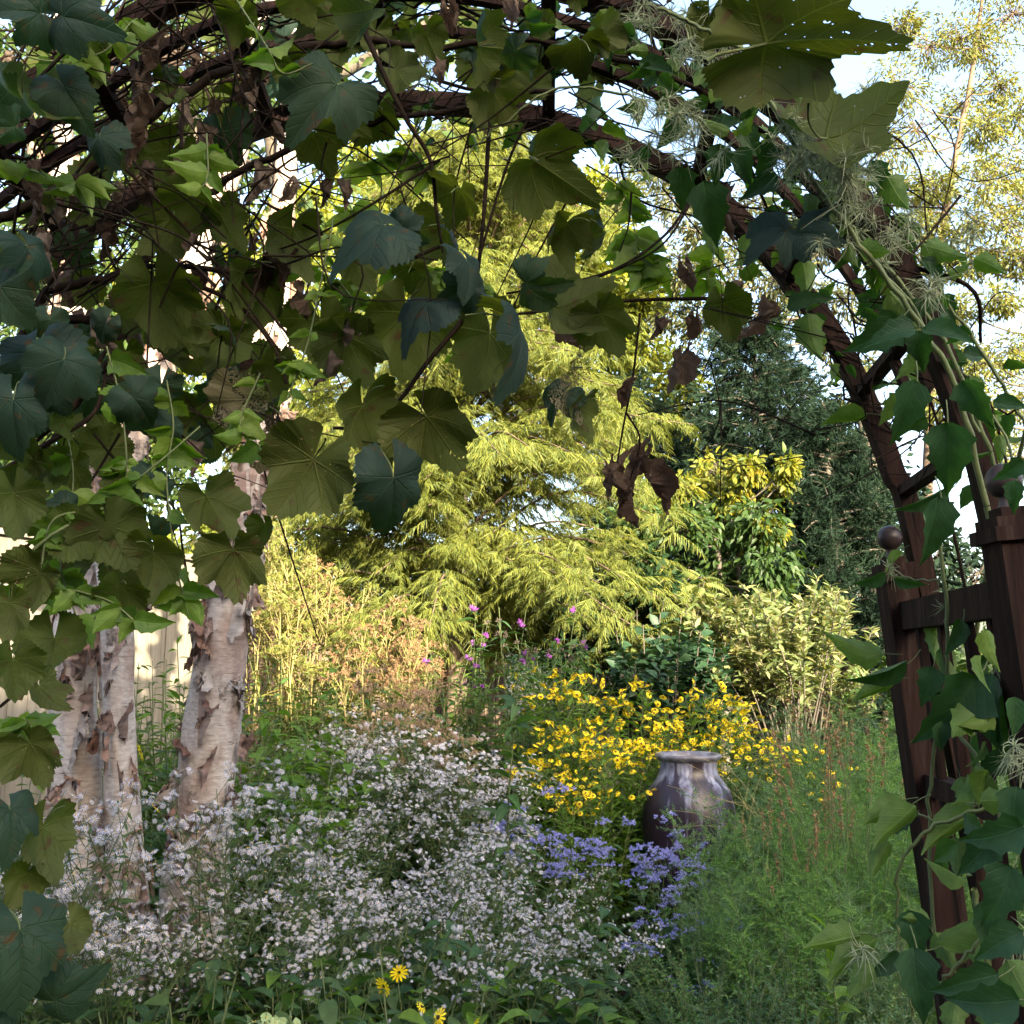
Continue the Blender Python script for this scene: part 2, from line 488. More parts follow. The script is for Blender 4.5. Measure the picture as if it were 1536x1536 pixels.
# ---------------------------------------------------------------- ground (with an unseen bank added behind the viewer to shade the garden)
def smooth(x, a, b):
    t = np.clip((x - a) / (b - a), 0, 1)
    return t * t * (3 - 2 * t)
def ground():
    xs = np.concatenate([np.linspace(-160, -34, 16), np.linspace(-32, 32, 97), np.linspace(34, 160, 16)])
    ys = np.concatenate([np.linspace(-120, -32, 12), np.linspace(-30, -4, 53), np.linspace(-3, 30, 50), np.linspace(34, 260, 20)])
    X, Y = np.meshgrid(xs, ys)
    Z = 10.35 * smooth(-Y, 5.0, 18.0)
    bumps = .8 * np.sin(X * .9 + 1) * np.sin(Y * .5) + .6 * np.sin(X * 2.1 + Y) + .5 * np.sin(X * .33 + 2)
    Z += .35 * bumps * smooth(-Y, 12, 17) + .03 * np.sin(X * 3) * np.sin(Y * 2.3)
    V = np.stack([X, Y, Z], -1).reshape(-1, 3)
    w, h = len(xs), len(ys)
    i = np.arange(h - 1)[:, None] * w; j = np.arange(w - 1)[None]
    F = np.stack([i + j, i + j + 1, i + w + j + 1, i + w + j], -1).reshape(-1, 4)
    b = MB(); b.add(V, {4: F}, V[:, :2])
    tag(b.build('ground', M['soil']), kind='structure')
ground()

# ---------------------------------------------------------------- trees
def scatter_leaves(b, T, pts, out, size, droop=.5, up=.6, mat=0, jitter=.5, r=rng):
    n = len(pts)
    t = unit(out + rand_dirs(n, r) * jitter + np.array([0, 0, -droop]))
    nn = rand_dirs(n, r) + np.array([0, 0, up])
    b.inst(T, frames(t, nn), pts, size * r.uniform(.65, 1.25, n), mat)

def tree(name, label, Y, trunk, r0, blobs, leaf, size, per, subs, mat, tmat, group=None, cat='tree', droop=.5, seed=1, spread=.30, up=.6, limb_r=.35):
    r = np.random.default_rng(seed)
    tp = np.array([P(x, y, Y + (q[0] if q else 0)) for x, y, *q in trunk])
    base = np.array([tp[0][0], tp[0][1], -.05])
    if tp[0][2] > .1:
        tp = np.concatenate([[base], tp])
    root = thing(name, base, label, cat, group)
    tb, lb = MB(), MB()
    tc = spline(tp, 40)
    L = np.linspace(0, 1, 40)
    tb.tube(tc + np.cumsum(r.normal(size=(40, 3)) * .004 * Y / 10, 0), r0 * (1 - .8 * L), 10)
    for bx, by, br, *dd in blobs:
        Yb = Y + (dd[0] if dd else r.uniform(-.6, .6))
        c = P(bx, by, Yb); R = W(bx, by, Yb, br)
        d = np.linalg.norm(tc - c, axis=1) + np.maximum(tc[:, 2] - c[2] + .25 * R, 0) * 2.5
        k = int(d.argmin()); a = tc[k]
        mid = (a + c) / 2 + np.array([0, 0, -.12 * np.linalg.norm(c - a)]) + r.normal(size=3) * .08 * R
        lr = r0 * (1 - .8 * L[k]) * limb_r
        tb.tube(spline([a, mid, c], 9), np.linspace(max(lr, .012), .006 * Y / 10 + .002, 9), 5)
        for _ in range(subs):
            u = unit(r.normal(size=3)); rad = R * r.uniform(.25, 1.0) ** .6
            s = c + u * rad * np.array([1, 1, .85])
            tb.tube(spline([c, (c + s) / 2 + r.normal(size=3) * .1 * R, s], 5), np.linspace(.004 * Y / 10 + .003, .002 * Y / 10, 5), 3)
            m = max(3, int(per * r.uniform(.4, 1.6)))
            q = r.normal(size=(m, 3)) * spread * R * r.uniform(.5, 1.2) * np.array([1, 1, .7])
            scatter_leaves(lb, leaf, s + q, unit(q) * .5 + u * .5, size, droop, up, 0, .6, r)
    for o in (tb, lb):
        o.V = [v - base for v in o.V]
    tb.build('trunk', tmat, root)
    lb.build('crown', mat, root)
    return root

yel = leaf_mat('sunlit_yellow_green', [(.13, .17, .024), (.20, .22, .028), (.10, .14, .024), (.24, .24, .03)], transl=.4, tmul=(1.4, 1.3, .35))
mid = leaf_mat('mid_green', [(.045, .085, .02), (.06, .10, .022), (.035, .07, .022), (.08, .11, .02)], transl=.35)
grn = leaf_mat('tree_green', [(.03, .06, .018), (.045, .08, .02), (.025, .05, .02)], transl=.35)
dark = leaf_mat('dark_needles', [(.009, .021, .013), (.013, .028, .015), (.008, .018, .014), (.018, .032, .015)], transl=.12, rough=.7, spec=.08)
gold = leaf_mat('gold_leaf', [(.11, .14, .035), (.16, .175, .04), (.085, .12, .035), (.22, .20, .045)], transl=.4, tmul=(1.5, 1.2, .35))
greyg = leaf_mat('grey_green', [(.055, .075, .035), (.08, .09, .04), (.10, .10, .03)], transl=.4, tmul=(1.4, 1.3, .4))
RH = rhomb(.26); RW = rhomb(.16); LN = lance(3, .16, fold=.04)

# far-off wood that reads as one mass
def woods():
    b = MB()
    r = np.random.default_rng(3)
    for k in range(260):
        x = r.uniform(-24, 26); y = r.uniform(23, 29)
        h = 2.6 + 1.0 * math.sin(x * .7) + r.uniform(-.6, .9)
        c = np.array([x, y, r.uniform(.2, 1.0) * h])
        q = r.normal(size=(150, 3)) * np.array([.55, .5, .5])
        scatter_leaves(b, RH, c + q, unit(q), .16, .4, .6, 0, .6, r)
    tag(b.build('woods', grn), 'dark green undergrowth at the far edge of the lot', kind='stuff')
woods()

# tall thin trees to the right against the sky
tree('willow_tree', 'tall slender tree with sparse golden leaves reaching the top right corner', 21,
     [(1392, 930), (1395, 700), (1405, 430), (1432, 240), (1455, 110), (1480, -60)], .15,
     [(1350, 130, 46), (1392, 70, 48), (1330, 215, 46), (1375, 195, 55), (1440, 60, 42), (1352, 290, 46), (1398, 300, 40),
      (1330, 385, 46), (1385, 395, 42), (1440, 160, 40), (1475, 70, 40), (1520, 20, 55), (1480, -30, 60), (1330, 470, 38), (1400, 500, 36), (1352, 40, 30), (1500, 130, 30)],
     RW, .125, 24, 30, gold, M['trunk_warm'], 'trees beyond the garden', seed=11, spread=.26)
tree('willow_tree', 'golden green tree with a long bare bough cutting in at the right edge', 19,
     [(1690, 1000), (1680, 700), (1640, 430), (1600, 250)], .2,
     [(1478, 270, 44), (1520, 250, 46), (1462, 330, 42), (1510, 335, 50), (1440, 395, 36), (1490, 390, 30), (1545, 300, 40), (1540, 390, 40), (1395, 345, 30), (1405, 280, 30),
      (1480, 545, 40), (1520, 525, 42), (1450, 600, 34), (1500, 610, 46), (1545, 590, 50), (1470, 660, 40), (1525, 690, 46), (1420, 540, 30), (1440, 470, 34), (1415, 610, 34), (1500, 450, 30), (1480, 190, 34), (1530, 170, 34)],
     RW, .125, 24, 30, gold, M['trunk_grey'], 'trees beyond the garden', seed=12, spread=.26)
tree('ash_tree', 'thin grey tree with airy leaves between the dark conifer and the arbor', 17,
     [(1312, 930), (1308, 760), (1290, 640), (1262, 560), (1215, 480), (1170, 380), (1130, 280)], .14,
     [(1240, 520, 34), (1265, 450, 36), (1205, 440, 36), (1160, 420, 40), (1110, 400, 40), (1180, 350, 40), (1060, 350, 40), (1120, 310, 40), (1020, 300, 40),
      (1080, 440, 34), (1030, 400, 36), (1230, 380, 34), (980, 260, 40), (1290, 560, 26), (1265, 610, 26), (1010, 470, 36), (1060, 490, 36), (930, 300, 30), (1150, 470, 30)],
     RW, .14, 20, 24, greyg, M['trunk_grey'], 'trees beyond the garden', seed=13, spread=.30)
tree('maple_tree', 'tall bright yellow green tree filling the sky gap under the arch top', 20,
     [(700, 950), (690, 700), (660, 450), (640, 250)], .22,
     [(560, 330, 60), (620, 290, 50), (680, 330, 60), (740, 300, 46), (600, 400, 70), (690, 420, 70), (780, 390, 60), (860, 420, 56), (540, 260, 40), (650, 235, 36),
      (820, 330, 46), (880, 350, 46), (930, 400, 50), (560, 470, 60), (640, 500, 60), (740, 480, 60), (830, 490, 60), (920, 480, 50), (960, 440, 40), (700, 250, 30), (900, 290, 30), (500, 400, 55), (470, 330, 44), (965, 520, 50), (1000, 580, 44), (960, 620, 50), (900, 560, 50), (1020, 640, 34), (990, 700, 40)],
     RH, .20, 30, 26, yel, M['trunk_grey'], 'trees beyond the garden', seed=14, spread=.32)
tree('maple_tree', 'yellow green tree behind the peeling birches at left', 17,
     [(330, 1000), (340, 800), (370, 560), (400, 350)], .2,
     [(430, 420, 60), (380, 360, 50), (450, 310, 40), (420, 520, 60), (340, 460, 60), (270, 420, 55), (300, 540, 60), (380, 620, 60), (460, 600, 55), (280, 640, 60), (220, 560, 60), (200, 420, 50), (310, 330, 46), (230, 300, 46), (480, 680, 50), (400, 720, 50), (140, 480, 50), (440, 790, 60), (370, 820, 60), (300, 800, 60), (500, 830, 50), (250, 850, 60), (430, 860, 50)],
     RH, .18, 26, 22, yel, M['trunk_grey'], 'trees beyond the garden', seed=15, spread=.32)
tree('maple_tree', 'green tree glimpsed behind the vine at the upper left corner', 15,
     [(60, 1000), (60, 700), (40, 300), (50, 60)], .2,
     [(40, 90, 60), (110, 60, 50), (30, 220, 60), (120, 200, 60), (180, 120, 50), (60, 340, 60), (150, 330, 60), (60, 470, 60), (130, 620, 60), (40, 620, 60), (250, 210, 50), (230, 40, 40), (300, 110, 60), (330, 250, 60), (400, 40, 50), (200, 300, 60), (-20, 20, 60), (0, 150, 60), (380, 150, 44), (330, 20, 50)],
     RH, .16, 24, 18, mid, M['trunk_grey'], 'trees beyond the garden', seed=16, spread=.32)

# dark conifer (drooping tufted sprays)
def tuft(nb, length, w, spread, seed):
    r = np.random.default_rng(seed)
    b = MB()
    B = blade(w, .15)
    t = unit(np.array([0, 1, 0]) + r.normal(size=(nb, 3)) * spread)
    pos = np.stack([r.normal(size=nb) * .04, r.uniform(0, .6, nb), r.normal(size=nb) * .04], -1)
    b.inst(B, frames(t, r.normal(size=(nb, 3)) + [0, 0, 1]), pos, length * r.uniform(.6, 1.2, nb))
    V = np.concatenate(b.V); UV = np.concatenate(b.UV)
    return V, {k: np.concatenate(v) for k, v in b.F.items() if v}, UV

def conifer(name, label, base_px, Y, top_py, half_px, n_br, mat, group, seed, bottom=0.05, tuft_len=.30):
    r = np.random.default_rng(seed)
    x0 = P(base_px, 1000, Y)[0]
    H = P(base_px, top_py, Y)[2]
    R = W(base_px, 800, Y, half_px)
    root = thing(name, (x0, Y, -.05), label, 'tree', group)
    tb, lb = MB(), MB()
    zz = np.linspace(0, H, 20)
    tb.tube(np.stack([.05 * np.sin(zz), .05 * np.cos(zz * 1.3), zz], -1), .16 * (1 - .93 * zz / H), 8)
    T = tuft(20, .42, .05, .45, seed)
    for k in range(n_br):
        z = H * r.uniform(bottom, .97)
        f = (1 - z / H)
        rad = R * (f ** .48) * r.uniform(.7, 1.12) + .12
        a = r.uniform(0, 2 * math.pi)
        d = np.array([math.cos(a), math.sin(a), 0])
        p0 = np.array([0, 0, z]); p1 = p0 + d * rad * .55 + [0, 0, .10 * rad]; p2 = p0 + d * rad + [0, 0, -.05 * rad + .1 * r.normal()]
        br = spline([p0, p1, p2], 8)
        tb.tube(br, np.linspace(.02, .005, 8), 4)
        m = int(10 + rad * 26)
        s = r.uniform(.22, 1.02, m)
        i = np.clip((s * 7).astype(int), 0, 6); fr = np.clip(s * 7 - i, 0, 1.2)[:, None]
        pos = br[i] + (br[i + 1] - br[i]) * fr + r.normal(size=(m, 3)) * .10 * np.array([1, 1, .7])
        t = d + r.normal(size=(m, 3)) * .75 + [0, 0, -.12]
        lb.inst(T, frames(t, r.normal(size=(m, 3)) * .5 + [0, 0, 1]), pos, tuft_len * r.uniform(.5, 1.15, m))
    tb.build('trunk', M['trunk_grey'], root)
    lb.build('crown', mat, root)
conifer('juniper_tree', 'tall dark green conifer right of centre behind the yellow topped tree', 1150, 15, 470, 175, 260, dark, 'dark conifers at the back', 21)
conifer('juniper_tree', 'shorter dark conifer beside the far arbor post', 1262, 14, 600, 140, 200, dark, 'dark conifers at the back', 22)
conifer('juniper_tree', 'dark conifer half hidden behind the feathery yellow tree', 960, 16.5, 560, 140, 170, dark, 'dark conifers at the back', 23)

# the feathery sunlit tree in the middle: tiers of limbs with hanging sprays
def spray(nb, seed):
    r = np.random.default_rng(seed)
    b = MB()
    B = blade(.045, .35)
    s = np.linspace(.05, 1, nb)
    pos = np.stack([.05 * np.sin(s * 4 + seed), s - .18 * s ** 2, -.42 * s ** 2], -1)
    side = np.where(np.arange(nb) % 2, 1, -1)
    t = unit(np.stack([side * r.uniform(.5, 1.0, nb), .55 + .5 * s, -.75 * np.ones(nb) + r.normal(size=nb) * .25], -1))
    b.inst(B, frames(t, r.normal(size=(nb, 3)) * .5 + [0, 0, 1]), pos,   .30 * (1.05 - .5 * s) * r.uniform(.7, 1.2, nb))
    return np.concatenate(b.V), {k: np.concatenate(v) for k, v in b.F.items() if v}, np.concatenate(b.UV)

def cypress():
    r = np.random.default_rng(31)
    Y = 10.5
    mat = leaf_mat('feathery_leaf', [(.115, .145, .03), (.165, .185, .034), (.09, .125, .034), (.20, .205, .034), (.065, .10, .034)], transl=.42, tmul=(1.35, 1.3, .4), rough=.55)
    base = P(668, 1000, Y); x0 = base[0]
    root = thing('cypress_tree', (x0, Y, -.05), 'feathery golden green tree glowing in the sun at the centre', 'tree')
    tb, lb = MB(), MB()
    H = 7.4
    zz = np.linspace(0, H, 30)
    trunk = np.stack([.35 * (zz / H) + .06 * np.sin(zz * 1.5), .05 * np.cos(zz), zz], -1)
    tb.tube(trunk, .12 * (1 - .9 * zz / H) + .006, 9)
    T = [spray(34, k) for k in range(4)]
    for k in range(300):
        z = H * r.uniform(.215, .99)
        f = 1 - z / H
        rad = (2.35 * min(1, f * 1.5) ** .6 * r.uniform(.5, 1.15)) + .2
        a = r.uniform(0, 2 * math.pi)
        d = np.array([math.cos(a), math.sin(a), 0])
        p0 = trunk[int(np.clip(z / H * 29, 0, 29))]
        up = .22 * rad if z < H * .75 else .5 * rad
        br = spline([p0, p0 + d * rad * .5 + [0, 0, up], p0 + d * rad + [0, 0, up * .75 - .10 * rad + .1 * r.normal()]], 12)
        tb.tube(br, np.linspace(.022, .004, 12), 4)
        m = int(12 + rad * 24)
        s = r.uniform(.12, 1.0, m)
        i = np.clip((s * 11).astype(int), 0, 10); fr = (s * 11 - i)[:, None]
        pos = br[i] + (br[i + 1] - br[i]) * fr + r.normal(size=(m, 3)) * .05
        side = np.array([-d[1], d[0], 0])
        t = d * r.uniform(.2, 1, (m, 1)) + side * r.normal(size=(m, 1)) * .9 + np.array([0, 0, -.05]) + r.normal(size=(m, 3)) * .2
        for q in range(4):
            w = np.arange(m) % 4 == q
            lb.inst(T[q], frames(t[w], r.normal(size=(w.sum(), 3)) * .25 + [0, 0, 1]), pos[w], r.uniform(.20, .44, w.sum()))
    tb.build('trunk', M['trunk_warm'], root)
    lb.build('crown', mat, root)
cypress()

tree('maple_tree', 'dense green tree behind the pale fence at the far left', 11.5,
     [(40, 1000), (45, 800), (60, 600), (70, 420)], .14,
     [(20, 420, 70), (90, 380, 60), (150, 450, 70), (40, 520, 70), (120, 560, 70), (200, 520, 60), (20, 640, 70), (100, 670, 70), (180, 650, 70), (260, 620, 60), (240, 720, 60), (60, 740, 60), (160, 750, 60), (-40, 560, 60), (-40, 700, 60), (10, 790, 50), (80, 800, 50), (-60, 810, 60), (150, 810, 50)],
     RH, .11, 26, 22, mid, M['trunk_grey'], 'trees beyond the garden', seed=17, spread=.34)
ytop = leaf_mat('yellow_top_leaf', [(.032, .068, .018), (.045, .085, .02), (.026, .058, .02), (.06, .10, .02)], transl=.38)
tree('cherry_tree', 'small green leafy tree under the yellow crown in front of the dark conifer', 13.0,
     [(1085, 1000), (1080, 860), (1070, 780)], .09,
     [(990, 760, 36), (1080, 780, 46), (1140, 790, 40), (1020, 800, 46), (960, 780, 36), (960, 850, 40), (1030, 865, 50), (1100, 850, 46), (1150, 855, 36), (910, 800, 30), (1000, 900, 46), (1080, 905, 46), (1150, 900, 40), (930, 900, 40)],
     lance(4, .2, fold=.05, curl=.3), .125, 22, 20, ytop, M['trunk_grey'], None, seed=41, spread=.33, droop=.7)
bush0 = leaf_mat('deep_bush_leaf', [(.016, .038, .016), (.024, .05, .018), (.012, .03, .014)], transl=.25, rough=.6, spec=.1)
ygold = leaf_mat('turning_leaf', [(.06, .10, .02), (.13, .15, .02), (.20, .19, .022), (.09, .125, .02), (.26, .21, .025)], transl=.4)
tree('maple_tree', 'slim tree whose turning yellow crown shows above the green leafy tree', 13.2,
     [(1110, 1000), (1105, 860), (1090, 760)], .07,
     [(1075, 708, 30), (1118, 702, 24), (1165, 732, 26), (1022, 732, 24), (1100, 752, 28), (1055, 780, 24), (1150, 790, 24), (990, 755, 20), (1180, 700, 14), (1110, 812, 20)],
     lance(4, .2, fold=.05, curl=.3), .12, 20, 16, ygold, M['trunk_grey'], 'trees beyond the garden', seed=43, spread=.33, droop=.7)
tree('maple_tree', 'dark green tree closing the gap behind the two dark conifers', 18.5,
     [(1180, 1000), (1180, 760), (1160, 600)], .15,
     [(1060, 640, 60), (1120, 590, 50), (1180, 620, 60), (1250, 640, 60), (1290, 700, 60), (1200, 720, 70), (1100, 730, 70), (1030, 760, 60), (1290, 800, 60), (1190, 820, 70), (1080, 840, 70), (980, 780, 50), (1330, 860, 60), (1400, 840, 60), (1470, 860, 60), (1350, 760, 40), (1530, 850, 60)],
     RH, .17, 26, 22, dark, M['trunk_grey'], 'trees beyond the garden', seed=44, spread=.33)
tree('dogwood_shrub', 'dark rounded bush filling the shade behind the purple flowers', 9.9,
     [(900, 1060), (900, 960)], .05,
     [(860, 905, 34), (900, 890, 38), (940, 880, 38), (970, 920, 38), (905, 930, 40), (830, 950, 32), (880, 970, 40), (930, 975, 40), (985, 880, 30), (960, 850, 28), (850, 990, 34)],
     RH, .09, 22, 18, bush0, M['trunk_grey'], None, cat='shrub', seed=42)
tree('dogwood_shrub', 'green bush closing the gap under the golden tree behind the brown board fence', 13.0,
     [(560, 1060), (560, 940)], .05,
     [(470, 860, 50), (530, 850, 50), (590, 860, 50), (650, 850, 46), (500, 910, 46), (570, 915, 46), (640, 910, 46), (710, 890, 46), (420, 870, 46), (760, 900, 44)],
     RH, .11, 22, 18, grn, M['trunk_grey'], None, cat='shrub', seed=45)

# ---------------------------------------------------------------- shrubs behind the flower bed
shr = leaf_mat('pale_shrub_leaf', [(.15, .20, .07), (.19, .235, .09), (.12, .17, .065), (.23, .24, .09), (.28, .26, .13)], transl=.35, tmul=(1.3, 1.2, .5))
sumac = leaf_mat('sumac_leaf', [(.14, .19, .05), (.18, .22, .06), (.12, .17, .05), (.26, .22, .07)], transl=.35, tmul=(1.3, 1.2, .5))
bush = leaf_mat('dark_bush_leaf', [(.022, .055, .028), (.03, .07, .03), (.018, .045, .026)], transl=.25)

def pinnate(seed, pairs=9):
    b = MB(); L = lance(3, .17, fold=.04, curl=.25)
    s = np.linspace(.15, 1, pairs)
    arc = np.stack([0 * s, s * .9, .25 * s - .75 * s ** 2], -1)
    for sg in (-1, 1):
        t = np.stack([sg * np.ones(pairs), .45 * np.ones(pairs), -.55 - .2 * s], -1)
        b.inst(L, frames(t, np.tile([0, 0, 1.0], (pairs, 1))), arc, .33 * np.sin(np.pi * (.2 + .75 * s)) + .05)
    b.tube(spline(arc, 6), .008, 3)
    return np.concatenate(b.V), {k: np.concatenate(v) for k, v in b.F.items() if v}, np.concatenate(b.UV)

def shrub(name, label, Y, base_px, tips, T, size, per, mat, seed, tilt_up=.2, jit=.35, cat='shrub', tw=None, wid=.05):
    r = np.random.default_rng(seed)
    x0 = P(base_px, 1000, Y)[0]
    base = np.array([x0, Y, -.03])
    root = thing(name, base, label, cat)
    tb, lb = MB(), MB()
    for px, py, n, sp in tips:
        for _ in range(n):
            e = P(px + r.normal() * sp, py + r.normal() * sp * .6, Y + r.normal() * .45) - base
            o = np.array([r.normal() * .12, r.normal() * .12, 0])
            mid = (o + e) / 2 + np.array([0, 0, .1 * e[2]]) + r.normal(size=3) * .05
            st = spline([o, mid, e], 8)
            tb.tube(st, np.linspace(.012, .004, 8), 4)
            m = per
            s = r.uniform(.5, 1.0, m) ** .7
            i = np.clip((s * 7).astype(int), 0, 6); fr = (s * 7 - i)[:, None]
            pos = st[i] + (st[i + 1] - st[i]) * fr
            a = r.uniform(0, 6.28, m)
            t = np.stack([np.cos(a), np.sin(a), tilt_up + r.normal(size=m) * jit], -1)
            lb.inst(T, frames(t, np.tile([0, 0, 1.0], (m, 1)) + r.normal(size=(m, 3)) * .4), pos, size * r.uniform(.6, 1.2, m))
    tb.build('stem', M['trunk_grey'], root)
    lb.build('foliage', mat, root)
    return root
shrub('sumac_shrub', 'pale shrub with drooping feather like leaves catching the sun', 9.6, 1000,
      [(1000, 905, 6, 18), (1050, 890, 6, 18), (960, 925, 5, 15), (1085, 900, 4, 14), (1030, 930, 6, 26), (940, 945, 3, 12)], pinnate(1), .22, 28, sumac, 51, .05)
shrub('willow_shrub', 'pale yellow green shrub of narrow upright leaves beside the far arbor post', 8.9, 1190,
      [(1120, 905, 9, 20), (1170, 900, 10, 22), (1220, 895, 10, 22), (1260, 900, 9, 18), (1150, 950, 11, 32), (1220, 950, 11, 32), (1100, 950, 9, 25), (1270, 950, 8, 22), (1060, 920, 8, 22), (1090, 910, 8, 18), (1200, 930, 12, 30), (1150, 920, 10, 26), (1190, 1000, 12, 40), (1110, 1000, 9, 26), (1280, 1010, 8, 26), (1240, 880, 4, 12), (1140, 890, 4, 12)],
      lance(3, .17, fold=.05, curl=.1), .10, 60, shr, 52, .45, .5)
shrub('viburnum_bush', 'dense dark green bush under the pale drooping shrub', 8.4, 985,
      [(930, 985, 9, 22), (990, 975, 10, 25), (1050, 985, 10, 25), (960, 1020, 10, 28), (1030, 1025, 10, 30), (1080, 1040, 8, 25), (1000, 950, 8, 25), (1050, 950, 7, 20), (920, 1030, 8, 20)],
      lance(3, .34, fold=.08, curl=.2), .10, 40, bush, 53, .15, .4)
shrub('hosta_shrub', 'low green shrub of small leaves right of the flower bed behind the arbor', 8.2, 1420,
      [(1330, 1010, 8, 25), (1400, 980, 8, 30), (1470, 990, 8, 30), (1350, 1080, 8, 30), (1430, 1070, 8, 35), (1510, 1060, 8, 35)],
      lance(3, .25, fold=.08, curl=.2), .13, 26, mid, 54, .2, .5)

# ---------------------------------------------------------------- fences
def board_fence(name, label, A, B, h, bw, mat, rails, cap):
    A, B = np.array(A, float), np.array(B, float)
    L = np.linalg.norm(B - A); d = (B - A) / L; n = np.array([d[1], -d[0], 0])
    if n[1] > 0: n = -n
    root = thing(name, A, label, 'fence')
    R = np.stack([d, n, [0, 0, 1]], -1)
    b = MB(); r = np.random.default_rng(int(L * 100))
    k = int(L / (bw + .008))
    for i in range(k):
        b.box(d * (i + .5) * (bw + .008) + [0, 0, h / 2 + r.normal() * .008] + n * r.normal() * .003, (bw, .02, h), R=R)
    b.build('boards', mat, root, False)
    for z in rails:
        q = MB(); q.box(d * L / 2 + [0, 0, z] + n * .032, (L, .04, .09), R=R); q.build('rail', mat, root, False)
    for t in np.arange(0, L + .1, 2.4):
        q = MB(); q.box(d * min(t, L) + [0, 0, h / 2 + .03] - n * .062, (.09, .09, h + .06), R=R); q.build('post', mat, root, False)
    if cap:
        q = MB(); q.box(d * L / 2 + [0, 0, h + .02], (L, .09, .035), R=R); q.build('cap_rail', mat, root, False)
a, e = P(-160, 1000, 5.6), P(372, 1000, 8.4)
board_fence('board_fence', 'pale tan board fence behind the birch trunks at left', (a[0], a[1], 0), (e[0], e[1], 0), 2.28, .14, M['fence_pale'], [1.98], True)
a, e = P(380, 1000, 10.0), P(760, 1000, 11.6)
board_fence('board_fence', 'weathered brown board fence in the shade behind the tall dry stalks', (a[0], a[1], 0), (e[0], e[1], 0), 2.1, .13, M['fence_brown'], [1.7], False)

def wire_fence():
    a, e = P(800, 1000, 9.8), P(1010, 1000, 9.9)
    root = thing('wire_fence', (a[0], a[1], 0), 'thin dark wire fence with slim posts in the shade behind the yellow flowers', 'fence')
    for px in (848, 1005):
        q = MB(); p = P(px, 1000, 9.8); q.box((p[0] - a[0], 0, .95), (.05, .05, 1.9)); q.build('post', M['twig'], root, False)
    for z in (1.85, 1.5, 1.1):
        q = MB(); q.tube([(0, .03, z), ((e[0] - a[0]) / 2, .03, z - .02), (e[0] - a[0], .03, z)], .004, 4); q.build('wire', M['iron'], root)
wire_fence()

# ---------------------------------------------------------------- river birches with peeling bark
def bark_mat():
    m, nt, out = newmat('birch_bark')
    tc = nt.nodes.new('ShaderNodeTexCoord')
    def nz(scale, st, det=4.0, off=0):
        mp = nt.nodes.new('ShaderNodeMapping'); mp.inputs['Scale'].default_value = st; mp.inputs['Location'].default_value = (off, off, off)
        nt.links.new(tc.outputs['Object'], mp.inputs[0])
        n = N(nt, 'ShaderNodeTexNoise', i_Scale=scale, i_Detail=det, i_Roughness=.62); nt.links.new(mp.outputs[0], n.inputs['Vector'])
        return n.outputs[0]
    a = nz(5, (1, 1, .55))
    col = ramp(nt, a, [(.24, .17, .145), (.37, .28, .235), (.48, .41, .36), (.55, .50, .46), (.42, .32, .265)], [.30, .42, .50, .60, .72])
    fine = nz(30, (1, 1, 3), 6)
    col = mixc(nt, 1.0, col, ramp(nt, fine, [(.72, .70, .68), (1.05, 1.05, 1.05)], [.35, .6]), 'MULTIPLY')
    len_ = nz(9, (1.2, 1.2, 16), 2, 3.0)
    lf = math_(nt, 'MULTIPLY', math_(nt, 'SUBTRACT', len_, .63), 14.0, clamp=True)
    col = mixc(nt, math_(nt, 'MULTIPLY', lf, .75), col, (.10, .075, .06))
    pat = nz(5.5, (1, 1, .8), 7, 9.0)
    pf = math_(nt, 'MULTIPLY', math_(nt, 'SUBTRACT', pat, .585), 16.0, clamp=True)
    rough = nz(60, (1, 1, 1), 5, 1.0)
    col = mixc(nt, pf, col, ramp(nt, rough, [(.05, .04, .035), (.30, .24, .20)], [.35, .65]))
    pr = N(nt, 'ShaderNodeBsdfPrincipled', i_Roughness=.75); pr.inputs['Specular IOR Level'].default_value = .2
    nt.links.new(col, pr.inputs['Base Color'])
    h = math_(nt, 'ADD', math_(nt, 'MULTIPLY', pf, math_(nt, 'ADD', rough, .3)), math_(nt, 'ADD', math_(nt, 'MULTIPLY', fine, .3), math_(nt, 'MULTIPLY', a, .8)))
    b = N(nt, 'ShaderNodeBump', i_Strength=.7, i_Distance=.012); nt.links.new(h, b.inputs['Height']); nt.links.new(b.outputs[0], pr.inputs['Normal'])
    nt.links.new(pr.outputs[0], out.inputs[0])
    return m
M['birch'] = bark_mat()
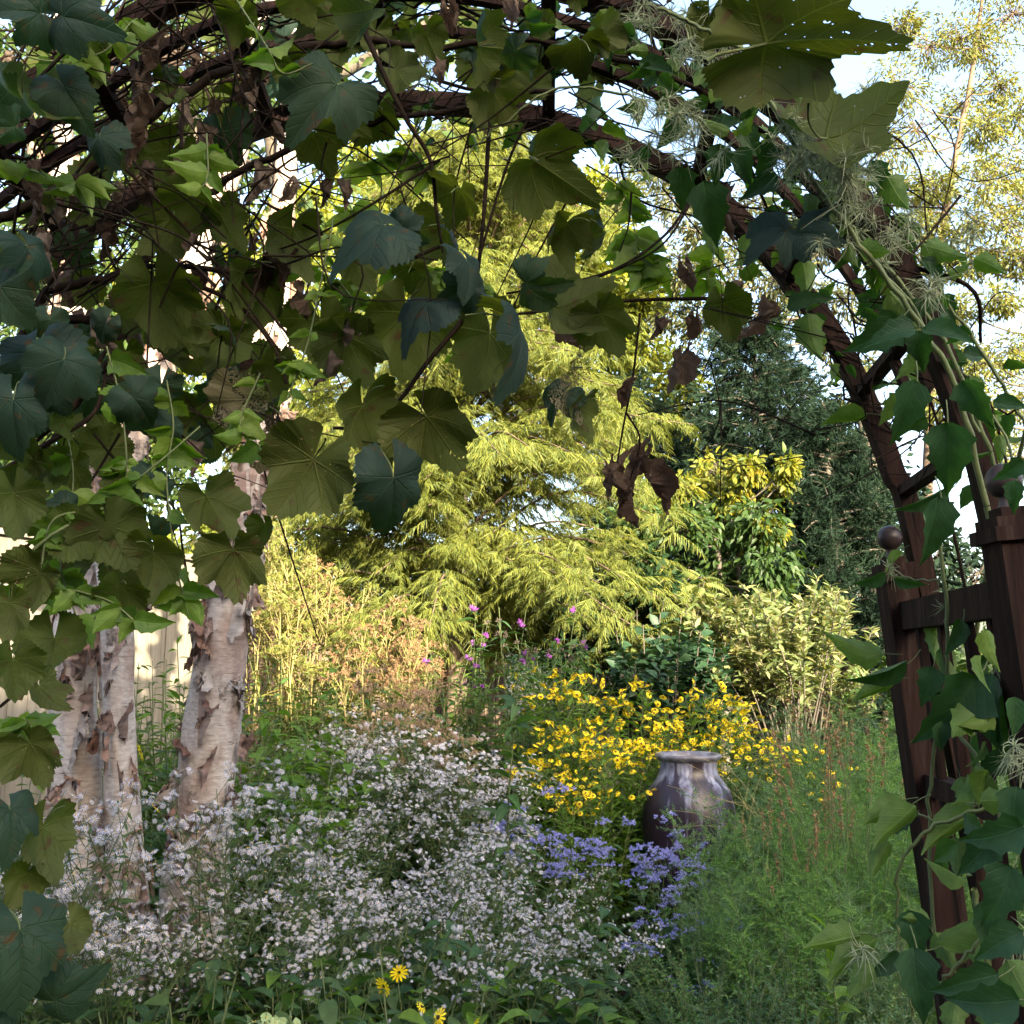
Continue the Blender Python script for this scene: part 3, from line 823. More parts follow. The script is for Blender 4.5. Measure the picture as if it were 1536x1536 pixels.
def peel_mat():
    m, nt, out = newmat('peeling_bark')
    geo = nt.nodes.new('ShaderNodeNewGeometry')
    tc = nt.nodes.new('ShaderNodeTexCoord'); mp = nt.nodes.new('ShaderNodeMapping'); mp.inputs['Scale'].default_value = (6, 6, 40)
    nt.links.new(tc.outputs['Object'], mp.inputs[0])
    n = N(nt, 'ShaderNodeTexNoise', i_Scale=1.0, i_Detail=5.0); nt.links.new(mp.outputs[0], n.inputs['Vector'])
    o = ramp(nt, geo.outputs['Random Per Island'], [(.33, .24, .20), (.46, .38, .33), (.26, .17, .14), (.40, .29, .24), (.16, .11, .09), (.50, .44, .39)])
    i = ramp(nt, geo.outputs['Random Per Island'], [(.27, .14, .095), (.36, .22, .16), (.20, .11, .08), (.40, .28, .22)])
    col = mixc(nt, geo.outputs['Backfacing'], o, i)
    col = mixc(nt, 1.0, col, ramp(nt, n.outputs[0], [(.55, .52, .5), (1.1, 1.1, 1.1)], [.35, .6]), 'MULTIPLY')
    pr = N(nt, 'ShaderNodeBsdfPrincipled', i_Roughness=.7); pr.inputs['Specular IOR Level'].default_value = .25
    nt.links.new(col, pr.inputs['Base Color'])
    tr = nt.nodes.new('ShaderNodeBsdfTranslucent'); nt.links.new(col, tr.inputs[0])
    mx = nt.nodes.new('ShaderNodeMixShader'); mx.inputs[0].default_value = .15
    nt.links.new(pr.outputs[0], mx.inputs[1]); nt.links.new(tr.outputs[0], mx.inputs[2]); nt.links.new(mx.outputs[0], out.inputs[0])
    return m
M['peel'] = peel_mat()

def birch_trunk(root, base, pts, seed, npeel):
    """pts: (px, py, Y, width_px)"""
    r = np.random.default_rng(seed)
    c = np.array([P(x, y, Y) for x, y, Y, w in pts]); R = np.array([W(x, y, Y, w) * .40 for x, y, Y, w in pts])
    low = c[0] + (c[0] - c[1]) / max(c[0][2] - c[1][2], -9) * 0
    foot = np.array([c[0][0] + (c[0][0] - c[1][0]) * .6, c[0][1], -.06])
    c = np.concatenate([[foot], c]); R = np.concatenate([[R[0] * 1.35], R])
    n, sd = 190, 40
    cc = spline(c, n) - base; rr = spline(np.stack([R, R, R], -1), n)[:, 0]
    th = np.arange(sd) / sd * 2 * np.pi
    ph = r.random(8) * 6.28
    z = cc[:, 2][:, None]
    disp = 1 + .05 * np.sin(3 * th + ph[0] + 1.5 * z) + .03 * np.sin(5 * th + ph[1] - 2 * z) + .025 * np.sin(9 * z + ph[2] + 2 * th) + .018 * np.sin(23 * z + 4 * th + ph[3]) + .012 * r.normal(size=(n, sd))
    V = np.stack([cc[:, 0][:, None] + np.cos(th) * rr[:, None] * disp, cc[:, 1][:, None] + np.sin(th) * rr[:, None] * disp, np.broadcast_to(z, (n, sd))], -1)
    b = MB()
    i = np.arange(n - 1)[:, None] * sd; j = np.arange(sd)[None]; j2 = (j + 1) % sd
    b.add(V.reshape(-1, 3), {4: np.stack([i + j, i + j2, i + sd + j2, i + sd + j], -1).reshape(-1, 4)})
    tr = b.build('trunk', M['birch'], root)
    q = MB()
    H0, H1 = .25, cc[-1, 2]
    for k in range(npeel):
        zc = r.uniform(H0, min(H1, 3.4)) ; h = r.uniform(.03, .13) * (2.2 if r.random() < .18 else 1); a0 = r.uniform(0, 6.28); 
        if r.random() < .55: a0 = -math.pi / 2 + r.normal() * 1.25      # more on the sunny garden side that is seen
        da = r.uniform(.15, .75) * r.choice([-1, 1]); fl = r.uniform(.004, .03); curl = r.uniform(0, 1.3)
        nu, nv = 8, 13
        Vp = []
        skew = r.normal() * .25
        for v in range(nv):
            s = v / (nv - 1); zz = zc + (s - .5) * h
            k2 = int(np.clip(np.searchsorted(cc[:, 2], zz), 1, n - 1)); p = cc[k2]; R0 = rr[k2]
            wv = (math.sin(math.pi * min(.97, max(.04, s))) ** .45) * (1 + .22 * r.normal())
            for u in range(nu):
                f = u / (nu - 1)
                a = a0 + da * f * wv * (1 - .35 * curl * f) + skew * s
                rad = R0 * 1.06 + .002 + fl * f ** 1.8 * (1 + .5 * math.sin(3 * s + k)) * (1.5 - s * (1 if k % 2 else -1) * .8)
                Vp.append((p[0] + math.cos(a) * rad, p[1] + math.sin(a) * rad, zz + .012 * r.normal() * f - .02 * f * f))
        F = [(v * nu + u, v * nu + u + 1, (v + 1) * nu + u + 1, (v + 1) * nu + u) for v in range(nv - 1) for u in range(nu - 1)]
        if da < 0: F = [f[::-1] for f in F]
        q.add(Vp, {4: F})
    o = q.build('peeling_bark', M['peel'], tr)
    return cc, rr

def birch_crown(root, base, cc, seed):
    """limbs and leaves above the picture"""
    r = np.random.default_rng(seed); tb, lb = MB(), MB()
    for k in range(7):
        p = cc[-1] if k < 3 else cc[-1 - 8 * k]
        e = p + np.array([r.normal() * .8, .5 + r.random() * .8, 1.0 + r.random() * 1.2])
        st = spline([p, (p + e) / 2 + r.normal(size=3) * .1, e], 8)
        tb.tube(st, np.linspace(.035, .006, 8), 6)
        for j in range(10):
            c = st[3 + j % 5] + r.normal(size=3) * .35
            tb.tube([st[3 + j % 5], c], .004, 3)
            q = r.normal(size=(22, 3)) * .16
            scatter_leaves(lb, RH, c + q, unit(q), .07, .6, .5, 0, .6, r)
    tb.build('limb', M['twig_grey'], root); lb.build('crown', mid, root)

b0 = np.array([P(150, 1450, 3.8)[0], 3.8, 0])
birch = thing('birch_tree', b0, 'twin stemmed peeling birch at the far left in front of the pale fence', 'tree', 'peeling birches')
cc, rr = birch_trunk(birch, b0, [(128, 1450, 3.8, 100), (118, 1200, 3.8, 88), (112, 1000, 3.8, 84), (138, 840, 3.85, 80), (178, 690, 3.9, 78), (235, 550, 3.95, 70), (290, 400, 4.0, 60), (348, 240, 4.05, 50), (392, 80, 4.1, 42), (430, -90, 4.15, 36)], 61, 130)
birch_crown(birch, b0, cc, 64)
birch_trunk(birch, b0, [(200, 1450, 3.72, 82), (186, 1250, 3.7, 66), (178, 1060, 3.68, 58), (172, 900, 3.68, 58), (150, 740, 3.65, 54), (122, 590, 3.6, 50), (105, 400, 3.55, 44), (95, 200, 3.5, 36), (90, 0, 3.45, 30)], 62, 110)
b1 = np.array([P(292, 1420, 3.9)[0], 3.9, 0])
birch = thing('birch_tree', b1, 'single stemmed peeling birch leaning right with a dark rough patch on its bark', 'tree', 'peeling birches')
cc, rr = birch_trunk(birch, b1, [(288, 1420, 3.9, 128), (304, 1220, 3.9, 112), (325, 1040, 3.9, 98), (345, 900, 3.92, 84), (374, 770, 3.95, 70), (396, 620, 4.0, 58), (412, 460, 4.05, 50), (425, 300, 4.1, 42), (440, 100, 4.15, 36), (450, -80, 4.2, 30)], 63, 170)
birch_crown(birch, b1, cc, 65)

# ---------------------------------------------------------------- glazed jar
def lathe(b, prof, seg=40, mat=0, c=(0, 0, 0)):
    prof = np.array(prof, float); n = len(prof)
    th = np.arange(seg) / seg * 2 * np.pi
    V = np.stack([prof[:, 0][:, None] * np.cos(th), prof[:, 0][:, None] * np.sin(th), np.broadcast_to(prof[:, 1][:, None], (n, seg))], -1) + np.array(c)
    i = np.arange(n - 1)[:, None] * seg; j = np.arange(seg)[None]; j2 = (j + 1) % seg
    b.add(V.reshape(-1, 3), {4: np.stack([i + j, i + j2, i + seg + j2, i + seg + j], -1).reshape(-1, 4)}, None, mat)

def glaze():
    m, nt, out = newmat('jar_glaze')
    tc = nt.nodes.new('ShaderNodeTexCoord')
    sep = nt.nodes.new('ShaderNodeSeparateXYZ'); nt.links.new(tc.outputs['Object'], sep.inputs[0])
    def nz(scale, st, off=0, det=5.0):
        mp = nt.nodes.new('ShaderNodeMapping'); mp.inputs['Scale'].default_value = st; mp.inputs['Location'].default_value = (off,) * 3
        nt.links.new(tc.outputs['Object'], mp.inputs[0])
        n = N(nt, 'ShaderNodeTexNoise', i_Scale=scale, i_Detail=det, i_Roughness=.6); nt.links.new(mp.outputs[0], n.inputs['Vector'])
        return n.outputs[0]
    base = ramp(nt, nz(7, (1, 1, .4)), [(.008, .0035, .0075), (.017, .008, .0165), (.026, .014, .030)], [.35, .5, .65])
    drip = nz(11, (1.3, 1.3, .10), 4.0)
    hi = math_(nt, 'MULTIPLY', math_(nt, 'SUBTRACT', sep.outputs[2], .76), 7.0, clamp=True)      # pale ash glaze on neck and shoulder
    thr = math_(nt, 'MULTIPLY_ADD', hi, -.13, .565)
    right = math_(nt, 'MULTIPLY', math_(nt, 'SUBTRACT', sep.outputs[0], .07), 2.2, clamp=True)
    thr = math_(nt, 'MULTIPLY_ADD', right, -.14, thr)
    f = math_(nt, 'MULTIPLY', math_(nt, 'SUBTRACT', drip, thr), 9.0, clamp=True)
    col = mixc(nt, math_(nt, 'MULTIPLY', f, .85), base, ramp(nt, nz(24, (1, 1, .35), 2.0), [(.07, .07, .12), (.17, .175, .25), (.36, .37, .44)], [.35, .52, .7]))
    pr = N(nt, 'ShaderNodeBsdfPrincipled', i_Roughness=.38); pr.inputs['Specular IOR Level'].default_value = .45
    nt.links.new(col, pr.inputs['Base Color'])
    b = N(nt, 'ShaderNodeBump', i_Strength=.2, i_Distance=.01); nt.links.new(drip, b.inputs['Height']); nt.links.new(b.outputs[0], pr.inputs['Normal'])
    nt.links.new(pr.outputs[0], out.inputs[0])
    return m
M['glaze'] = glaze()
JY = 6.0
jp = P(1032, 1132, JY)
jz = jp[2]
jar = thing('garden_jar', (jp[0], JY, 0), 'large purple brown glazed jar with pale drips standing among the yellow flowers', 'jar')
b = MB()
lathe(b, [(.15, 0), (.175, .02), (.205, .15), (.24, .35), (.262, .52), (.266, .62), (.258, .70), (.232, jz - .19), (.186, jz - .135), (.166, jz - .10), (.160, jz - .06), (.164, jz - .03)], 56)
b.build('body', M['glaze'], jar)
b = MB()
lathe(b, [(.164, jz - .032), (.182, jz - .022), (.190, jz - .008), (.188, jz + .004), (.178, jz + .008), (.150, jz + .002), (.142, jz - .03), (.15, jz - .12), (.21, jz - .22), (.24, .4), (.1, .06)], 56)
b.build('rim', plain_mat('jar_rim', [(.05, .045, .06), (.12, .115, .14), (.24, .24, .28)], .35, 14, bump=.1, spec=.5), jar)

# ---------------------------------------------------------------- garden arbor
AX = [(-150, 760), (-62, 570), (0, 448), (70, 384), (150, 326), (237, 276), (330, 215), (430, 178), (540, 160), (640, 155), (740, 163), (840, 187), (930, 219), (1020, 264),
      (1100, 322), (1180, 412), (1250, 505), (1300, 606), (1338, 705), (1386, 870)]
YA, YS2, YS1, YD = 2.5, 2.19, 2.06, 1.94
arc = np.array([P(x, y, YA) for x, y in AX])
legR = arc[-1] + (arc[-1] - arc[-2]) / abs(arc[-1][2] - arc[-2][2]) * arc[-1][2] * np.array([.55, 1, 1])
legL = np.array([arc[0][0] - .16, YA, 0])
ARC = spline(np.concatenate([[legL], arc, [legR]]), 120)

def bar(b, path, w, d):
    """rectangular bar along a path in the x-z plane; w in-plane, d along y"""
    path = np.asarray(path); t = unit(np.gradient(path, axis=0)); nrm = np.stack([-t[:, 2], 0 * t[:, 0], t[:, 0]], -1)
    e = np.array([0, d / 2, 0])
    q = np.stack([path + nrm * w / 2 - e, path + nrm * w / 2 + e, path - nrm * w / 2 + e, path - nrm * w / 2 - e], 1)
    n = len(path)
    for s in range(4):                       # four separate sides keep the edges crisp
        V = np.stack([q[:, s], q[:, (s + 1) % 4]], 1).reshape(-1, 3)
        i = np.arange(n - 1) * 2
        b.add(V, {4: np.stack([i, i + 1, i + 3, i + 2], -1)})
    b.add(q[0], {4: [[0, 1, 2, 3]]}); b.add(q[-1], {4: [[3, 2, 1, 0]]})

def beam(b, p, q, w, h):
    p, q = np.array(p, float), np.array(q, float)
    d = q - p; L = np.linalg.norm(d); t = d / L
    up = np.array([0, 0, 1.0]) if abs(t[2]) < .9 else np.array([0, 1.0, 0])
    x = unit(np.cross(t, up)); u = np.cross(x, t)
    R = np.stack([x, t, u], -1)
    b.box((p + q) / 2, (w, L, h), R=R)

ab = np.array([-.24, 2.2, 0])
arbor = thing('garden_arbor', ab, 'reddish brown wooden arched arbor with ball topped posts overgrown with vines', 'arbor')
def ring(y):
    f = (YA - y) / (YA - YD)
    return (ARC - [-.24, 0, 0]) * [1 - .06 * f, 1, 1] + [-.24, y - YA, 0]
def at_arbor(o):
    o.location = tuple(-ab); return o
b = MB(); bar(b, ARC, .045, .045); at_arbor(b.build('arch', M['wood'], arbor, False))
b = MB(); bar(b, ring(YD), .042, .045); at_arbor(b.build('arch', M['wood'], arbor, False))
for y in (YS1, YS2):
    b = MB(); bar(b, ring(y)[8:-14], .018, .022); at_arbor(b.build('arch_slat', M['wood'], arbor, False))
# posts
def post(foot, top, w, ball=.031):
    foot, top = np.array(foot, float), np.array(top, float)
    b = MB(); beam(b, foot, top, w, w); o = at_arbor(b.build('post', M['wood'], arbor, False))
    t = unit(top - foot)
    b = MB()
    c0 = top + t * .0
    R = np.stack([[1, 0, 0], np.cross(t, [1, 0, 0]), t], -1); R[:, 0] = np.cross(R[:, 1], t)
    for z, s in ((.012, w + .026), (.033, w + .008), (.05, w * .62)):
        b.box(c0 + t * z, (s, s, .024 if z < .02 else .018), R=R)
    cp = b.build('post_cap', M['wood'], o, False)
    b = MB()
    a = np.linspace(-math.pi / 2, math.pi / 2, 16)
    prof = [(ball * .55, .058), (ball * .42, .07), (ball * .40, .078)] + [(max(ball * math.cos(q), .0005), .078 + ball * .93 + ball * math.sin(q)) for q in a[2:]]
    lathe(b, prof, 28)
    b.V = [v @ R.T + c0 for v in b.V]
    b.build('finial', M['iron'], o)
ft, nt_ = P(1345, 872, YA), P(1518, 800, 1.75)
post((ft[0] + .15, YA, 0), (ft[0] - .002, YA, ft[2]), .075)
post((nt_[0] + .13, 1.75, 0), (nt_[0], 1.75, nt_[2] - .015), .075)
post((-1.62, YA, 0), (-1.47, YA, ft[2]), .075)
post((-1.62, 1.75, 0), (-1.47, 1.75, ft[2]), .075)
# side rails and spindles between the posts
def post_x(z, near):
    top, f = (nt_, .13) if near else (ft, .15)
    return top[0] + f * (1 - z / top[2])
for z, h in ((P(1325, 925, YA)[2], .066), (1.225, .045), (.55, .045)):
    b = MB(); beam(b, (post_x(z, 0) + .003, YA - .038, z), (post_x(z, 1) + .003, 1.75 + .038, z), .04, h); at_arbor(b.build('rail', M['wood'], arbor, False))
    b = MB(); beam(b, (-1.5, YA - .038, z), (-1.5, 1.75 + .038, z), .04, h); at_arbor(b.build('rail', M['wood'], arbor, False))
zt = P(1325, 925, YA)[2] - .034
for k, y in enumerate((2.36, 2.2, 2.04, 1.9)):
    f = (YA - y) / .75
    x1 = post_x(zt, 0) * (1 - f) + post_x(zt, 1) * f; x0 = post_x(.05, 0) * (1 - f) + post_x(.05, 1) * f
    b = MB(); beam(b, (x0, y, .05), (x1, y, zt), .018, .018); at_arbor(b.build('spindle', M['wood'], arbor, False))
# rungs between the two arches
for px, py in ((601, 157), (822, 182), (1048, 280), (1180, 412), (1292, 590), (1350, 745), (240, 274), (100, 362), (410, 184)):
    p = P(px, py, YA)
    k = int(np.argmin(np.linalg.norm(ARC - p, axis=1))); t = ARC[min(k + 1, 119)] - ARC[k - 1]
    t = unit(t)
    b = MB(); D = ring(YD)[k]; e = unit(D - ARC[k]) * .0235; beam(b, ARC[k] + e, D - e, .032, .024); at_arbor(b.build('rung', M['wood'], arbor, False))

# ---------------------------------------------------------------- plants of the flower bed
def petal_mat(name, cols, rough=.6, tr=.3):
    return leaf_mat(name, cols, transl=tr, tmul=(1.0, 1.0, .95), rough=rough, spec=.2)
M['petal_white'] = petal_mat('white_petal', [(.56, .55, .64), (.67, .66, .73), (.44, .43, .58), (.74, .73, .76)])
M['petal_yellow'] = leaf_mat('yellow_petal', [(.86, .66, .012), (.90, .74, .02), (.82, .56, .01)], transl=.3, tmul=(1, .9, .4))
M['petal_blue'] = petal_mat('blue_floret', [(.27, .29, .64), (.36, .38, .74), (.23, .24, .56), (.46, .47, .78)])
M['petal_purple'] = petal_mat('purple_floret', [(.28, .07, .34), (.36, .11, .42), (.20, .05, .26)])
M['centre_yellow'] = plain_mat('yellow_centre', [(.45, .30, .04), (.55, .40, .08)], .8, 60, bump=0)
M['centre_brown'] = plain_mat('brown_centre', [(.16, .07, .015), (.30, .16, .02)], .8, 60, bump=0)
M['centre_dark'] = plain_mat('dark_centre', [(.02, .012, .01), (.05, .03, .02)], .8, 60, bump=0)
M['seed_brown'] = leaf_mat('brown_seed', [(.20, .11, .055), (.26, .15, .075), (.13, .08, .05), (.29, .19, .10)], transl=.25, tmul=(1.2, 1, .7), rough=.8)
M['seed_pink'] = leaf_mat('faded_pink_seed', [(.32, .20, .15), (.40, .27, .20), (.26, .17, .12)], transl=.25, tmul=(1.2, 1, .8), rough=.8)
M['leaf_aster'] = leaf_mat('aster_leaf', [(.06, .11, .035), (.075, .13, .04), (.05, .095, .035), (.10, .145, .045)], transl=.42)
M['leaf_bed'] = leaf_mat('bed_leaf', [(.045, .105, .03), (.062, .13, .034), (.04, .085, .034), (.085, .145, .036)], transl=.38, simple_vein=True)
M['leaf_fine'] = leaf_mat('feathery_green', [(.095, .20, .05), (.12, .23, .055), (.075, .17, .05), (.16, .25, .05)], transl=.4, tmul=(1.3, 1.35, .5))
M['leaf_fine_blue'] = leaf_mat('blue_feathery_green', [(.085, .165, .075), (.11, .19, .085), (.065, .135, .065), (.14, .20, .08)], transl=.4, tmul=(1.3, 1.35, .6), rough=.55)
M['leaf_dark_bed'] = leaf_mat('deep_bed_leaf', [(.028, .075, .024), (.04, .09, .028), (.022, .06, .026)], transl=.35, simple_vein=True)
M['leaf_lime'] = leaf_mat('lime_leaf', [(.09, .18, .025), (.12, .21, .03), (.07, .145, .025)], transl=.45, simple_vein=True)
M['leaf_straw'] = leaf_mat('straw_leaf', [(.17, .20, .045), (.23, .23, .06), (.12, .17, .04), (.27, .21, .075)], transl=.4, tmul=(1.2, 1.1, .5))
M['straw'] = plain_mat('straw_stem', [(.22, .19, .075), (.31, .26, .11)], .8, 30, bump=.1)

def head(npet, wid, dip, rc, petal=None, notch=False):
    """a daisy: (V,F,UV) of petals and of its centre, radius 1, facing +Z"""
    b = MB(); c = MB()
    a = np.arange(npet) / npet * 2 * np.pi
    t = np.stack([np.cos(a), np.sin(a), -dip * np.ones(npet)], -1)
    T = petal or (np.array([(-wid * .5, 0, 0), (wid * .5, 0, 0), (wid, .75, .02), (0, 1, -.08), (-wid, .75, .02)]), {4: np.array([(0, 1, 2, 4)]), 3: np.array([(4, 2, 3)])}, np.zeros((5, 2)))
    b.inst(T, frames(t, np.tile([0, 0, 1.0], (npet, 1))), unit(t) * rc * .7)
    lathe(c, [(rc, -.08), (rc * 1.02, .05), (rc * .75, .20), (.01, .28)], 8)
    f = lambda m: (np.concatenate(m.V), {k: np.concatenate(v) for k, v in m.F.items() if v}, np.concatenate(m.UV))
    return f(b), f(c)

def fuzz(n, seed, flat=.5):
    r = np.random.default_rng(seed); b = MB()
    d = unit(r.normal(size=(n, 3)) + [0, 0, .6]); d[:, 2] = np.abs(d[:, 2])
    b.inst(blade(.13, .1), frames(d, r.normal(size=(n, 3))), d * .15 * [1, 1, flat], r.uniform(.6, 1.1, n))
    return (np.concatenate(b.V), {k: np.concatenate(v) for k, v in b.F.items() if v}, np.concatenate(b.UV)), None

def make_plant(name, label, cat, group, seed, n_stems, h, spread, leaf, leaf_size, n_leaf, lt, lup, mats, branch=None, flower=None, base_r=.05, sr=.004, fl_mats=None, lean=.25, droop_tip=0.0, hvar=.2, parts=('stem', 'foliage', 'blossoms')):
    """branch: (n, t0, length, up, heads per branch, head spread, head size)"""
    r = np.random.default_rng(seed)
    root = thing(name, (0, 0, 0), label, cat, group)
    sb, lb, fb = MB(), MB(), MB()
    for s_ in range(n_stems):
        if s_ and n_stems <= 4:
            sb.build(parts[0], mats[0], root); sb = MB()
        a = r.uniform(0, 6.28); hh = h * (1 - hvar * r.random())
        o = np.array([math.cos(a) * base_r * r.random(), math.sin(a) * base_r * r.random(), -.02])
        out = np.array([math.cos(a), math.sin(a), 0]) * spread * r.uniform(.2, 1)
        e = o + out + [0, 0, hh]
        st = spline([o, (o + e) / 2 - out * lean + r.normal(size=3) * .02, e - [0, 0, droop_tip * hh]], 14)
        sb.tube(st, np.linspace(sr, sr * .35, 14), 4)
        m = n_leaf
        if m:
            s = np.linspace(lt[0], lt[1], m) + r.normal(size=m) * .015; s = np.clip(s, 0, .995)
            i = np.clip((s * 13).astype(int), 0, 12); fr = (s * 13 - i)[:, None]
            pos = st[i] + (st[i + 1] - st[i]) * fr
            an = np.arange(m) * 2.4 + r.uniform(0, 6) + r.normal(size=m) * .4
            t = np.stack([np.cos(an), np.sin(an), lup + r.normal(size=m) * .3], -1)
            lb.inst(leaf, frames(t, np.tile([0, 0, 1.0], (m, 1)) + r.normal(size=(m, 3)) * .25), pos, leaf_size * (1.15 - .6 * s) * r.uniform(.7, 1.2, m))
        if branch:
            nb, t0, bl, bup, nh, hs, hsz = branch
            for k in range(nb):
                q = t0 + (1 - t0) * (k + r.random()) / nb
                p = st[int(q * 13)]
                aa = r.uniform(0, 6.28)
                L = bl * (1.25 - .7 * (q - t0) / max(1 - t0, .01)) * r.uniform(.6, 1.2)
                d = np.array([math.cos(aa), math.sin(aa), bup])
                c = p + d * L
                sb.tube(spline([p, p + d * L * .5 + [0, 0, -.02 * L], c], 5), np.linspace(sr * .5, sr * .22, 5), 3)
                pos = c + r.normal(size=(nh, 3)) * hs * np.array([1, 1, .38])
                pos[:, 2] += .2 * hs
                for w in pos:
                    v = c - [0, 0, hs * .9]
                    sb.tube([v, w], sr * .2, 3, cap=False)
                if leaf is not None and n_leaf:
                    kk = 2
                    lb.inst(leaf, frames(rand_dirs(kk, r) + [0, 0, .4], rand_dirs(kk, r) + [0, 0, 1]), p + (c - p) * r.uniform(.3, .9, (kk, 1)), leaf_size * .35 * r.uniform(.6, 1.1, kk))
                nrm = rand_dirs(nh, r) * .55 + [0, 0, 1.0] + unit(pos - c) * .35 + [0, -.25, 0]
                R = frames(rand_dirs(nh, r), nrm)
                sz = hsz * r.uniform(.75, 1.2, nh)
                fb.inst(flower[0], R, pos, sz, 0)
                if flower[1] is not None:
                    fb.inst(flower[1], R, pos, sz, 1)
    sb.build(parts[0], mats[0], root)
    if lb.n: lb.build(parts[1], mats[1], root)
    if fb.n and fb.n > 200 or not parts[2]: fb.build(parts[2], fl_mats, root)
    elif fb.n: fb.build(parts[2], fl_mats, root)
    return root

def stand(protos, spots, hz, seed, tilt=.07):
    """place copies. spots: (px, Y, top_py, label)"""
    r = np.random.default_rng(seed)
    used = set()
    for n, (px, Y, top, label) in enumerate(spots):
        k = n % len(protos); x, _, z = P(px, top, Y)
        s = max(z, .15) / hz
        rz = r.uniform(0, 6.28); sc = (s * r.uniform(.88, 1.12) ** 1, s * r.uniform(.88, 1.12), s)
        if hz * s > 0 and s > 1.25: sc = (1.12, 1.12, s)
        t = (r.normal() * tilt, r.normal() * tilt)
        if k not in used:
            used.add(k); place(protos[k], (x, Y, 0), rz, sc, t); protos[k]['label'] = label
        else:
            dup(protos[k], (x, Y, 0), rz, sc, label, t)

R0 = np.random.default_rng(99)
# --- white asters
HA = head(10, .13, .10, .22)
AG = 'white asters drifting across the bed'
LA = lance(3, .13, fold=.03, curl=.3)
asters = [make_plant('aster_plant', 'white aster', 'flower', AG, 100 + k, 5, 1.0, .34, LA, .085, 44, (.08, .95), .35, (M['green_stem'], M['leaf_aster']),
                     (5, .70, .15, 1.3, 7, .026, .0098), HA, .05, .0035, [M['petal_white'], M['centre_yellow']], hvar=.30) for k in range(5)]
spots = []
def top_at(px, Y):
    """height line of the aster drift in the photograph"""
    xs = [20, 120, 250, 330, 430, 520, 600, 700, 760, 830, 900, 950]
    far = [1180, 1180, 1185, 1165, 1150, 1085, 1055, 1075, 1120, 1200, 1230, 1260]
    near = [1360, 1340, 1380, 1390, 1370, 1380, 1390, 1390, 1390, 1400, 1415, 1440]
    f = min(1, max(0, (6.2 - Y) / (6.2 - 3.1)))
    return np.interp(px, xs, far) * (1 - f) + np.interp(px, xs, near) * f
for n in range(66):
    while True:
        Y = R0.uniform(3.15, 6.3); px = R0.uniform(30, 930)
        if Y > 5.4 and not 500 < px < 780: continue
        if 4.1 < Y < 5.4 and not 330 < px < 900: continue
        if 3.55 < Y < 4.15 and (90 < px < 400): continue
        break
    top = top_at(px, Y) + R0.normal() * 16
    if px < 250: lab = 'tall white aster leaning before the twin stemmed birch'
    elif px < 400 and Y < 3.6: lab = 'white aster crossing the foot of the single birch'
    elif Y > 5.4: lab = 'white aster at the far back of the drift near the pinkish seed heads'
    elif Y < 3.6: lab = 'white aster with sparser blooms along the shaded front edge of the drift'
    elif px > 700: lab = 'white aster among blue flowers on the jar side of the drift'
    else: lab = 'white aster packed with small blooms in the dense middle of the drift'
    spots.append((px, Y, top, lab))
for px, Y, top in ((60, 3.2, 1190), (130, 3.15, 1180), (190, 3.1, 1210), (40, 3.0, 1290), (110, 3.0, 1320), (170, 3.0, 1330), (220, 3.3, 1390)):
    spots.append((px, Y, top, 'tall white aster leaning before the twin stemmed birch'))
for px, Y, top in ((290, 3.4, 1185), (340, 3.45, 1160), (390, 3.6, 1165), (440, 3.8, 1165)):
    spots.append((px, Y, top, 'white aster crossing the foot of the single birch'))
stand(asters, spots, 1.0, 5)

# --- yellow sneezeweed behind the jar
wedge = (np.array([(-.10, 0, 0), (.10, 0, 0), (.26, .85, -.05), (.12, 1, -.16), (0, .9, -.06), (-.12, 1, -.16), (-.26, .85, -.05)]), {4: np.array([(0, 1, 2, 6)]), 3: np.array([(6, 2, 4), (2, 3, 4), (4, 5, 6)])}, np.zeros((7, 2)))
HY = head(10, .2, .28, .40, wedge)
hel = [make_plant('sneezeweed_plant', 'yellow', 'flower', 'yellow daisies behind the jar', 120 + k, 6, 1.3, .32, lance(4, .12, fold=.04, curl=.25), .15, 40, (.1, .97), .6,
                  (M['green_stem'], M['leaf_lime']), (3, .86, .12, 1.3, 2, .034, .0185), HY, .06, .005, [M['petal_yellow'], M['centre_brown']], hvar=.22) for k in range(4)]
L1, L2, L3, L4 = ('yellow daisy plant in the tallest clump left of the jar', 'yellow daisy plant directly behind the jar rim',
                  'yellow daisy plant in the second peak right of the jar', 'low yellow daisy plant left of the jar near the blue flowers')
spots = [(880, 6.9, 992, L1), (915, 6.8, 1000, L1), (850, 6.7, 1015, L1), (940, 6.9, 1035, L1), (960, 6.7, 1060, L1), (895, 6.5, 1075, L1), (860, 6.4, 1090, L1), (830, 6.5, 1070, L1),
         (985, 6.8, 1065, L2), (1005, 6.6, 1090, L2), (1035, 6.7, 1085, L2), (965, 6.5, 1100, L2), (1060, 6.6, 1100, L2),
         (1055, 7.0, 1030, L3), (1080, 6.9, 1022, L3), (1105, 6.8, 1050, L3), (1125, 6.7, 1075, L3), (1095, 6.5, 1100, L3), (1160, 6.7, 1095, L3), (1200, 6.6, 1110, L3), (1225, 6.4, 1140, L3), (1140, 6.5, 1110, L3),
         (880, 5.9, 1140, L4), (900, 5.8, 1165, L4), (850, 5.7, 1175, L4), (820, 6.0, 1110, L4), (930, 6.1, 1120, L4), (790, 6.0, 1130, L4), (910, 6.0, 1090, L4)]
stand(hel, spots, 1.3, 6)

